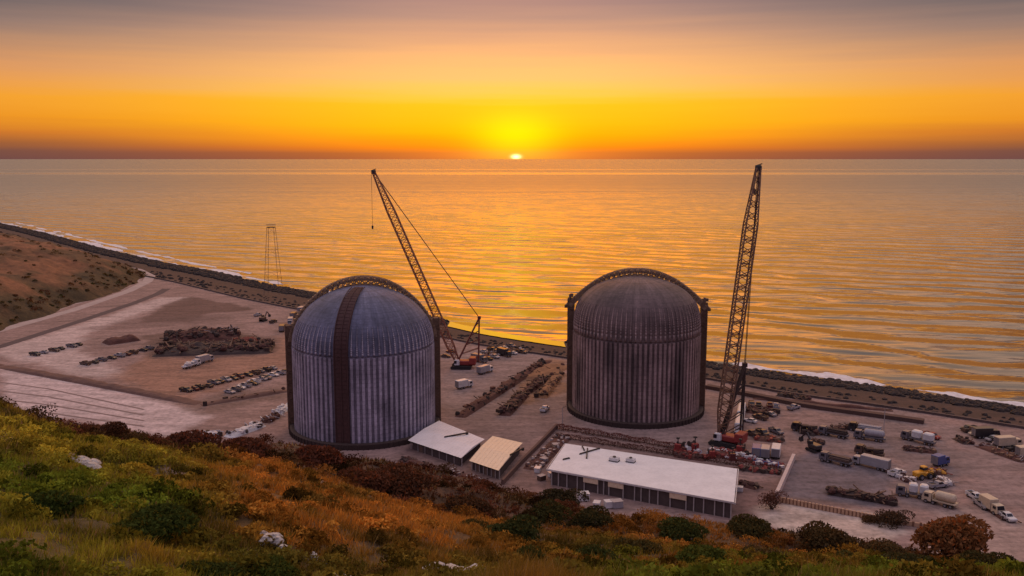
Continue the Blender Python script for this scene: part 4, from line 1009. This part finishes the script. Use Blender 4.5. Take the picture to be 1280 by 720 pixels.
# ---- dirt yard beyond the blue grey dome
car_row((234, 490), (338, 462), 14, ['black', 'dark red', 'black', 'brown', 'grey', 'black', 'silver'], 'along the dark double row, from the hill end', 'dark vehicles in the double row', kinds=('car', 'pickup'), seed=1)
car_row((284, 492), (354, 466), 11, ['silver', 'grey', 'white', 'silver', 'black', 'white'], 'along the pale double row, from the hill end', 'pale vehicles in the double row', kinds=('car', 'pickup'), seed=2)
car_row((108, 456), (186, 437), 9, ['brown', 'black', 'grey', 'black', 'silver', 'dark red'], 'along the row leading to the scrap heap', 'vehicles in the row leading to the scrap heap', kinds=('car', 'pickup'), seed=3)
car_row((46, 444), (98, 432), 6, ['black', 'silver', 'brown', 'black', 'grey'], 'in the short row near the sunken road', 'vehicles in the short row by the road', kinds=('pickup', 'car'), seed=4)
seg('flatbed', 'white', (226, 463), (252, 455), 'white truck with junk load parked in front of the scrap heap', load='junk', lm=WHT, L=9.)
seg('box', 'silver', (244, 456), (268, 450), 'silver box truck behind the white truck by the scrap heap')
seg('excavator', 'brown', (324, 403), (334, 400), 'brown excavator on the pad beyond the scrap heap')
seg('pickup', 'black', (337, 405), (346, 402), 'black pickup beside the brown excavator')
seg('pickup', 'silver', (319, 396), (326, 394), 'silver pickup behind the brown excavator')
car_row((352, 414), (377, 390), 7, ['black', 'brown', 'silver', 'black'], 'in the line against the blue grey dome', 'vehicles lined up beside the dome', perp=False, kinds=('pickup', 'box'), seed=5)
# ---- white trailers below the yard
# ---- between the domes
seg('box', 'white', (566, 488), (594, 482), 'white truck nearest the red crane, in front of its tracks', L=7.)
seg('box', 'white', (594, 470), (618, 463), 'white truck just behind and to the right of the red crane', boxm=CP['silver'], L=8.)
car_row((556, 447), (566, 441), 2, ['brown', 'dark red'], 'parked tight behind the blue grey dome', 'vehicles behind the blue grey dome', seed=6)
car_row((600, 452), (650, 441), 6, ['grey', 'black', 'silver', 'black', 'white', 'brown'], 'in the cluster behind the red crane', 'vehicles clustered behind the red crane', kinds=('pickup', 'box', 'car'), seed=7)
car_row((606, 441), (640, 434), 4, ['silver', 'black', 'white', 'grey'], 'in the back cluster close to the sea wall', 'vehicles close to the sea wall', kinds=('car', 'pickup'), seed=8)
seg('pickup', 'white', (678, 516), (684, 511), 'white pickup alone on the road beside the brown grey dome')
# ---- truck park on the right
seg('pickup', 'silver', (983, 514), (1001, 509), 'silver pickup alone in front of the dark brown wall')
seg('flatbed', 'black', (1022, 543), (990, 537), 'low black flatbed truck at the head of the far truck row', load='junk')
seg('flatbed', 'grey', (1060, 549), (1024, 542), 'grey flatbed truck loaded with dark pipes in the far truck row', load='pipes')
seg('flatbed', 'grey', (1108, 553), (1066, 547), 'grey flatbed truck with a pale tank in the far truck row', load='tank', lm=CP['silver'])
seg('flatbed', 'black', (1104, 544), (1060, 537), 'black flatbed truck with a silver load behind the far truck row', load='pipes', lm=CP['silver'])
seg('excavator', 'black', (1022, 566), (1012, 562), 'black excavator at the corner of the grey asphalt lot')
seg('flatbed', 'grey', (1064, 584), (1026, 575), 'grey flatbed truck with a brown load on the asphalt lot', load='pipes', lm=CP['brown'])
seg('flatbed', 'brown', (1104, 573), (1070, 566), 'brown flatbed truck with dark load behind the silver box truck', load='junk')
seg('box', 'silver', (1108, 589), (1070, 580), 'long silver box truck on the asphalt lot', L=10.)
seg('pickup', 'white', (1112, 596), (1130, 592), 'white pickup between the asphalt lot and the yellow loader')
seg('loader', 'yellow', (1142, 600), (1166, 596), 'bright yellow wheel loader')
seg('box', 'blue', (1168, 584), (1182, 580), 'blue grey van behind the yellow loader', L=5.5)
seg('pickup', 'silver', (1160, 611), (1184, 608), 'silver pickup in front of the yellow loader')
seg('flatbed', 'grey', (1162, 624), (1120, 618), 'grey truck carrying two tall white tanks in the near row', load='tanks', lm=WHT)
seg('flatbed', 'cream', (1194, 636), (1156, 626), 'cream truck with a long cream tank in the near row', load='tank', lm=CP['cream'])
seg('flatbed', 'grey', (1168, 558), (1128, 548), 'grey truck carrying two square white tanks in the far row', load='tanks', lm=WHT)
seg('pickup', 'red', (1158, 545), (1172, 550), 'rust red pickup behind the truck with square white tanks')
car_row((1214, 540), (1290, 572), 9, ['brown', 'cream', 'black', 'silver', 'brown', 'cream', 'black'], 'down the slanting row near the shore, from the sea end', 'vehicles in the slanting row near the shore', perp=True, kinds=('pickup', 'car', 'box'), seed=9)
car_row((1210, 538), (1240, 550), 4, ['black', 'brown', 'grey', 'black'], 'of four dark vehicles behind the slanting row', 'dark vehicles behind the slanting row', kinds=('pickup',), seed=10)
seg('pickup', 'white', (1212, 620), (1226, 628), 'white pickup leading the short line at the right edge')
seg('pickup', 'silver', (1222, 630), (1232, 637), 'silver pickup tucked behind the white pickup')
seg('box', 'cream', (1230, 634), (1248, 644), 'cream box truck in the middle of the short line at the right edge', L=6.5)
seg('pickup', 'white', (1250, 644), (1266, 654), 'white pickup at the tail of the short line at the right edge')
# ---- machines round the upright crane
seg('box', 'white', (968, 580), (972, 560), 'white truck with a blue stripe nose-on beside the upright crane', L=8.)
seg('box', 'blue', (944, 580), (947, 560), 'blue box truck next to the upright crane', L=7.)
seg('box', 'silver', (955, 580), (958, 562), 'silver box truck between the blue truck and the white one', L=7.)
seg('flatbed', 'white', (922, 545), (928, 512), 'tall white truck behind the upright crane', load='tanks', lm=WHT)
car_row((938, 528), (962, 520), 3, ['white', 'brown', 'silver'], 'in the near knot of vehicles behind the upright crane', 'vehicles behind the upright crane', kinds=('pickup', 'car'), seed=11)
car_row((940, 508), (972, 510), 4, ['brown', 'black', 'dark red', 'silver'], 'in the far knot of vehicles behind the upright crane', 'vehicles far behind the upright crane', kinds=('pickup',), seed=12)
car_row((942, 545), (968, 541), 3, ['brown', 'black', 'grey'], 'in the middle knot of vehicles behind the upright crane', 'vehicles in the middle behind the upright crane', kinds=('pickup',), seed=13)
def winch(px, py, label, colr, s=1.):
    t = empty('winch', at(px, py), random.uniform(0, 3), label, 'machine')
    m = MB(); m.box((0, 0, .35*s), (3.2*s, 2*s, .5*s)); m.box((-1*s, 0, 1.3*s), (1*s, 1.6*s, 1.5*s), ch=.1); m.build('frame', CP[colr], t)
    m = MB(); m.lathe([(.9*s, -.8*s), (.9*s, -.7*s), (.6*s, -.7*s), (.6*s, .7*s), (.9*s, .7*s), (.9*s, .8*s)], 14, Matrix.Translation((.5*s, 0, 1.4*s)) @ Matrix.Rotation(math.pi/2, 4, 'X')); m.build('drum', WHT if s < 1 else DARK, t)
    m = MB(); m.bar((-.9*s, 0, 2*s), (-.9*s, 0, 3.6*s), .2); m.box((-.9*s, 0, 3.6*s), (.7*s, .7*s, .3*s)); m.build('exhaust', BLK, t)
for i, (px, py, c, s, lb) in enumerate([(849, 563, 'red', 1.1, 'red winch at the left end of the machinery by the upright crane'), (858, 566, 'dark red', .9, 'small dark red winch beside the red one'), (866, 563, 'red', 1.2, 'tall red winch in front of the brown grey dome'),
        (872, 569, 'silver', .8, 'small silver winch among the red ones'), (889, 571, 'red', 1., 'red winch close in front of the upright crane'), (926, 566, 'red', 1.2, 'red winch right of the upright crane tracks'), (932, 574, 'white', 1., 'white winch beside the blue truck'), (915, 574, 'dark red', 1., 'dark red winch in front of the upright crane')]):
    winch(px, py, lb, c, s)

# ================================================================== heaps, berms, low walls
def heap(p, q, w, h, label, mat, bits=40, name='scrap_heap', bitm=None, cat='heap', seed=0, bs=1.):
    a, b_ = at(*p), at(*q); c = (a+b_)/2; d = b_-a; rz = math.atan2(d.y, d.x); L = d.length; t = empty(name, c, rz, label, cat)
    nx, ny = max(8, int(L/.9)), max(6, int(w/.7)); m = MB(); vs = []
    for i in range(nx+1):
        for j in range(ny+1):
            x = (i/nx-.5)*L; y = (j/ny-.5)*w; e = max(0, 1-abs(2*i/nx-1)**4)*max(0, 1-abs(2*j/ny-1)**2.2)
            vs.append((x, y, -.1+h*e**.6*(.35+.9*float(fbm(x/4+seed, y/3, 80+seed)))))
    m.add(vs, [(i*(ny+1)+j, (i+1)*(ny+1)+j, (i+1)*(ny+1)+j+1, i*(ny+1)+j+1) for i in range(nx) for j in range(ny)]); m.build('mound', mat, t)
    r = random.Random(seed); md = list(t.children)[0] if False else None; M2 = [MB(), MB(), MB()]
    for k in range(bits):
        x = r.uniform(-.48, .48)*L; y = r.uniform(-.42, .42)*w; z = h*(.3+.6*r.random()); mm = M2[k % 3]
        if k % 3 == 0: dx, dy, dz = r.uniform(-2, 2)*bs, r.uniform(-2, 2)*bs, r.uniform(-.5, 1.2)*bs; mm.bar((x-dx, y-dy, max(.1, z-dz)), (x+dx, y+dy, z+dz), .25*bs)
        elif k % 3 == 1: mm.box((x, y, z*.8), (r.uniform(.6, 2.2)*bs, r.uniform(.6, 1.6)*bs, r.uniform(.4, 1.5)*bs), rz=r.random()*3)
        else: mm.rock((x, y, z*.8), r.uniform(.5, 1.1)*bs, .8, k+seed*100)
    bm = bitm or (RUST, DARK, HROCK)
    for nm, mm, mt in zip(('beams', 'boxes', 'rubble'), M2, bm):
        if mm.v: tag(mm.build(nm, mt, t), kind='stuff')
    return t
HROCK = paint('scrap rubble', (.095, .034, .027), .85, var=.5, scale=.6)
EARTH = paint('red brown earth', (.12, .048, .036), .95, var=.4, scale=.4); DIRTO = paint('orange dirt', (.30, .15, .075), .95, var=.4, scale=.3); LIGHTB = paint('pale scrap', (.45, .38, .36), .7)
heap((196, 440), (342, 436), 20, 3.6, 'long dark scrap heap in the middle of the dirt yard', DARK, 330, bitm=(RUST, DARK, HROCK), seed=1, bs=1.5)
heap((205, 426), (300, 420), 17, 4.6, 'dark scrap piled behind the long scrap heap', EARTH, 160, bitm=(DARK, HROCK, DARK), seed=2, bs=1.6)
heap((258, 424), (292, 420), 8, 4.2, 'pale scrap lying on top of the long heap', DARK, 60, bitm=(LIGHTB, LIGHTB, ROCK), seed=3, bs=1.3)
heap((296, 434), (322, 430), 12, 4.6, 'reddish scrap at the dome end of the long heap', paint('rust red scrap', (.20, .045, .03), .9), 40, bitm=(RUST, paint('rust red scrap', (.20, .045, .03), .9), DARK), seed=4)
heap((131, 430), (172, 424), 9, 3.4, 'smooth brown earth mound beside the scrap heap', EARTH, 0, name='earth_mound', cat='mound', seed=5)
heap((574, 522), (686, 450), 4.6, 2.4, 'long dark brush covered bank running between the domes to the sea', EARTH, 90, name='berm', cat='berm', seed=6, bitm=(DARK, EARTH, ROCK))
heap((630, 520), (655, 494), 4.5, 2.6, 'near pile of dark timber on the road between the domes', EARTH, 60, seed=7, name='timber_heap', bs=1.2)
heap((656, 492), (682, 474), 4.5, 2.2, 'far pile of dark timber on the road between the domes', EARTH, 50, seed=8, name='timber_heap', bs=1.2)
heap((676, 498), (700, 466), 5., 2., 'brown rubble bank beside the brown grey dome', DIRTO, 60, seed=9, name='rubble_bank', bs=1.)
heap((664, 474), (700, 456), 12, 1.6, 'orange dirt mound in front of the sea wall', DIRTO, 10, name='earth_mound', cat='mound', seed=10)
heap((0, 458), (250, 505), 5.5, 1.5, 'long brown bank beside the striped dirt road', paint('brown bank', (.16, .085, .065), .95, var=.3, scale=.3), 0, name='berm', cat='berm', seed=11)
heap((250, 507), (362, 488), 4.0, 1.3, 'brown bank between the dirt yard and the white trailers', paint('brown bank', (.16, .085, .065), .95), 10, name='berm', cat='berm', seed=12)
heap((-70, 440), (0, 458), 5.5, 1.3, 'brown bank running out of the picture by the striped road', paint('brown bank', (.16, .085, .065), .95), 0, name='berm', cat='berm', seed=13)
heap((1034, 616), (1120, 630), 3.2, 1.9, 'dark row of scrap along the edge of the asphalt lot', DARK, 110, seed=14)
heap((925, 605), (948, 611), 3.2, 1.0, 'low brown dirt heap at the right end of the long building', EARTH, 12, seed=15, name='earth_mound', cat='mound')
heap((663, 588), (706, 545), 5.5, 1.2, 'cluttered heap of pale and rusty scrap beside the long building', EARTH, 150, seed=16, bitm=(RUST, LIGHTB, EARTH), bs=.6)
heap((560, 588), (612, 606), 3, .8, 'litter of rusty scrap behind the brush below the sheds', EARTH, 50, seed=17, bitm=(RUST, LIGHTB, EARTH), bs=.5)
heap((500, 574), (560, 592), 4, 1.0, 'dark scrap lying in front of the bluish roofed shed', EARTH, 70, seed=18, bitm=(RUST, DARK, EARTH), bs=.6)
heap((1000, 540), (1020, 545), 3, 1.5, 'small dark heap beside the black flatbed truck', DARK, 14, seed=19)
heap((940, 498), (1118, 514), 2.6, 1.2, 'thin dark bank between the truck park and the shore', EARTH, 0, name='berm', cat='berm', seed=20)
TARP = paint('white tarpaulin', (.72, .70, .70), .7, dirt=.35)
for i, (p, q, w, h_, lb, cl) in enumerate([((240, 549), (276, 543), 5, 1.7, 'white and black pile of sheeting nearest the hill edge', (TARP, DARK, TARP)), ((284, 547), (328, 531), 5, 1.5, 'long low pile under white tarpaulins above the brush belt', (TARP, TARP, DARK)),
        ((330, 529), (346, 520), 4, 1.4, 'small pale pile with green brown bits between the tarpaulin piles', (TARP, HROCK, EARTH)), ((346, 518), (363, 507), 4, 1.4, 'white tarpaulin covered pile touching the blue grey dome', (TARP, TARP, TARP))]):
    heap(p, q, w, h_, lb, TARP if i != 2 else EARTH, 46, name='tarp_pile', cat='pile', seed=40+i, bitm=cl, bs=.8)
RS = paint('red scrap steel', (.27, .045, .035), .7)
heap((844, 569), (884, 575), 4, 1.5, 'red steel clutter at the end of the hedge by the brown grey dome', EARTH, 60, name='scrap_heap', seed=50, bitm=(RS, RS, HROCK), bs=.8)
heap((886, 566), (944, 576), 6, 1.6, 'red and white steel clutter round the tracks of the upright crane', EARTH, 110, seed=51, bitm=(RS, WHT, RS), bs=.8)
heap((930, 512), (972, 519), 7, 1.2, 'brown clutter on the ground behind the upright crane', EARTH, 80, seed=52, bitm=(RUST, DARK, HROCK), bs=.9)
heap((922, 586), (976, 592), 3, 1.1, 'dark clutter in front of the blue truck', DARK, 60, seed=53, bitm=(RUST, DARK, RS), bs=.8)
heap((604, 446), (652, 437), 8, 1.2, 'dark clutter among the vehicles behind the red crane', EARTH, 70, seed=54, bitm=(RUST, DARK, LIGHTB), bs=.9)
heap((970, 494), (1012, 500), 3, 1.3, 'dark clutter along the thin bank by the shore', DARK, 40, seed=55, bs=.9)
heap((1196, 548), (1212, 556), 4, 1.2, 'small dark clutter at the head of the slanting row', DARK, 24, seed=56, bs=.8)
for i, (p, q, w, lb, cl) in enumerate([((1040, 536), (1086, 534), 3, 'dark clutter behind the far truck row', (DARK, HROCK, RUST)), ((1012, 552), (1030, 556), 3, 'brown clutter behind the black excavator', (RUST, HROCK, DARK)),
        ((1112, 590), (1140, 604), 3, 'pale clutter beside the yellow loader', (LIGHTB, WHT, HROCK)), ((1150, 590), (1182, 592), 3.5, 'rusty clutter behind the yellow loader', (RS, RUST, YELP)), ((1170, 600), (1190, 607), 3, 'pale clutter beside the silver pickup by the loader', (LIGHTB, WHT, RUST)),
        ((1130, 562), (1170, 566), 3, 'dark clutter below the truck with square white tanks', (DARK, RUST, HROCK)), ((1222, 556), (1284, 578), 5, 'cream and brown clutter along the slanting row', (LIGHTB, RUST, HROCK)), ((1228, 630), (1262, 652), 3, 'rusty clutter beside the short line at the right edge', (RUST, DARK, LIGHTB)),
        ((944, 548), (980, 552), 5, 'rusty clutter behind the blue truck by the crane', (RUST, RS, DARK)), ((938, 578), (980, 584), 4, 'blue grey and white clutter round the trucks by the crane', (CP['blue'], WHT, RS))]):
    heap(p, q, w, 1.1, lb, EARTH, 44, name='equipment_pile', cat='pile', seed=70+i, bitm=cl, bs=.75)
def shrubby_wall(pts, w, h, mat, label, name='low_wall', group=None): return wall_run(name, [at(*p) for p in pts], w, h, mat, label, 'wall', group)
shrubby_wall([(628, 606), (648, 584), (672, 560), (696, 535)], .7, 1.4, paint('brown block wall', (.13, .07, .055), .9), 'low brown wall running from the cream roofed shed towards the dome')
HB = []
def hedge(p, q, w, h, label, cl, n=3000):
    a, b_ = at(*p), at(*q); d = b_-a; t = empty('hedge', (a+b_)/2, math.atan2(d.y, d.x), label, 'hedge'); L = d.length
    x = rng.uniform(-L/2, L/2, n); th = rng.uniform(0, math.pi, n); lump = .65+.7*fbm(x/1.8, x*0+len(label), 33); r = rng.uniform(.6, 1, n)**.5*lump
    P_ = np.stack([x, np.cos(th)*w/2*r, np.sin(th)*h*r], -1); c = np.array(cl)*rng.uniform(.5, 1.5, (n, 1)); np_mesh('foliage', leaves(P_, .2, c), 4, LEAF, t, c)
    m = MB(); m.bar((-L/2+.5, 0, .2), (L/2-.5, 0, .2), .12)
    for i in range(int(L/1.5)): m.bar((-L/2+.5+i*1.5, 0, -.1), (-L/2+i*1.5+.7, 0, h*.7), .1)
    m.build('stem', BARK, t)
hedge((697, 536), (846, 561), 2.2, 1.7, 'red brown hedge curving in front of the brown grey dome', (.17, .055, .04))
hedge((700, 547), (976, 590), 1.6, 1.5, 'long dark red hedge along the back of the white roofed building', (.12, .045, .035), 3800)
SW = paint('pale block wall', (.58, .36, .22), .85, var=.3, scale=.6)
p0, p1 = at(976, 628), at(1092, 650); d = p1-p0; t = empty('boundary_wall', (p0+p1)/2, math.atan2(d.y, d.x), 'low striped wall with pale posts below the asphalt lot', 'wall'); L = d.length
m = MB(); m.box((0, 0, .6), (L, .3, 1.2)); m.build('panel', paint('brown wall panel', (.24, .12, .07), .85), t)
n = 26
for i in range(n): m = MB(); m.box((-L/2+L*i/(n-1), 0, .7), (.55, .45, 1.4), ch=.05); m.build('post', SW, t)
p0, p1 = at(1094, 650.5), at(1200, 667); d = p1-p0; t = empty('boundary_wall', (p0+p1)/2, math.atan2(d.y, d.x), 'weathered end of the low wall behind the big red brown bush', 'wall'); L = d.length
m = MB(); m.box((0, 0, .5), (L, .3, 1.0)); m.build('panel', SW, t)
for i in range(12): m = MB(); m.box((-L/2+L*i/11, 0, .6), (.5, .45, 1.2), ch=.05); m.build('post', paint('brown wall panel', (.24, .12, .07), .85), t)
wall_run('parapet', [at(971, 622), at(992, 574)], .9, 1.6, paint('white painted rail', (.62, .5, .46), .7), 'sloping white topped wall at the left edge of the asphalt lot', 'wall')
# sunken dark road and its kerbs in the dirt yard
ASPH = paint('old asphalt', (.085, .06, .068), .9, var=.3, scale=.2)
rp = [(-60, 448), (0, 433.5), (100, 401.5), (170, 378), (198, 367), (208, 361)]; mid = [at(*p) for p in rp]
def ribbon(name, mid, w0, w1, z, mat, **k):
    m = MB(); vs = []
    for i, p in enumerate(mid):
        d = mid[min(i+1, len(mid)-1)]-mid[max(i-1, 0)]; d.normalize(); n = Vector((-d.y, d.x, 0)); a, b_ = p+n*w0, p+n*w1; vs += [(a.x, a.y, z), (b_.x, b_.y, z)]
    m.add(vs, [(2*i+1, 2*i+3, 2*i+2, 2*i) for i in range(len(mid)-1)]); o = m.build(name, mat); tag(o, **k); return o
def dense(pts, k=8):
    out = []
    for a, b_ in zip(pts[:-1], pts[1:]):
        for i in range(k): out.append(a.lerp(b_, i/k))
    return out+[pts[-1]]
ribbon('road', dense(mid), -2.7, 2.7, .035, ASPH, label='narrow dark asphalt road across the dirt yard', cat='road', kind='structure')
PALE = paint('pale compacted track', (.46, .37, .34), .95, var=.25, scale=.15)
ribbon('path', dense([at(*p) for p in [(-60, 428), (0, 413), (90, 388), (160, 364), (184, 352), (188, 345), (172, 337), (130, 329), (76, 321)]], 10), -3.4, 3.4, .03, PALE, label='pale dirt road curving round the foot of the bluff', cat='road', kind='structure')
for i in range(4):
    ribbon('track', dense([at(-60, 470+i*11), at(60, 486+i*10), at(180, 512+i*7)]), -.5, .5, .035+.004*i, paint('rutted track', (.25, .18, .165), .95), label='dark tyre track along the striped dirt road', cat='track', group='tyre tracks', kind='structure')
def pole(px, py, h, label):
    t = empty('light_pole', at(px, py), 0, label, 'light pole'); m = MB(); m.bar((0, 0, 0), (0, 0, h), .22, n=8); m.build('pole', POSTM, t); m = MB(); m.bar((0, 0, h), (1.6, 0, h+.2), .12); m.box((1.7, 0, h+.1), (.7, .3, .14)); m.build('lamp', BLK, t)
pole(1104, 548, 9, 'thin light pole behind the far truck row')
pole(703, 536, 7, 'thin light pole at the left foot of the brown grey dome')
def crate(px, py, s, colr, label):
    t = empty('crate', at(px, py), random.random()*3, label, 'crate'); m = MB(); m.box((0, 0, s*.45), (s*1.3, s, s*.8), ch=.05); m.build('box', CP[colr], t)
    m = MB(); m.box((0, 0, s*.87), (s*1.36, s*1.06, .1)); m.build('lid', LIGHTB if colr != 'white' else WHT, t)
    m = MB()
    for y in (-.3, .3): m.box((0, y*s, .03), (s*1.3, .15, .1))
    m.build('skid', BARK, t)
crate(729, 625, 2.2, 'white', 'white crate in front of the left garage door')
crate(746, 634, 1.6, 'white', 'smaller white crate between the first two garage doors'); crate(762, 634, 1.9, 'white', 'white crate under the second garage door'); crate(771, 634, 2., 'silver', 'silver crate right of the second garage door')
for i, (px, py, c) in enumerate([(672, 590, 'white'), (680, 578, 'silver'), (690, 596, 'white'), (677, 600, 'brown'), (694, 560, 'cream')]): crate(px, py, 1.5, c, c+' crate, '+ORD[i]+' of five in the clutter beside the long building')
crate(924, 614, 1.4, 'white', 'white crate at the right corner of the long building')
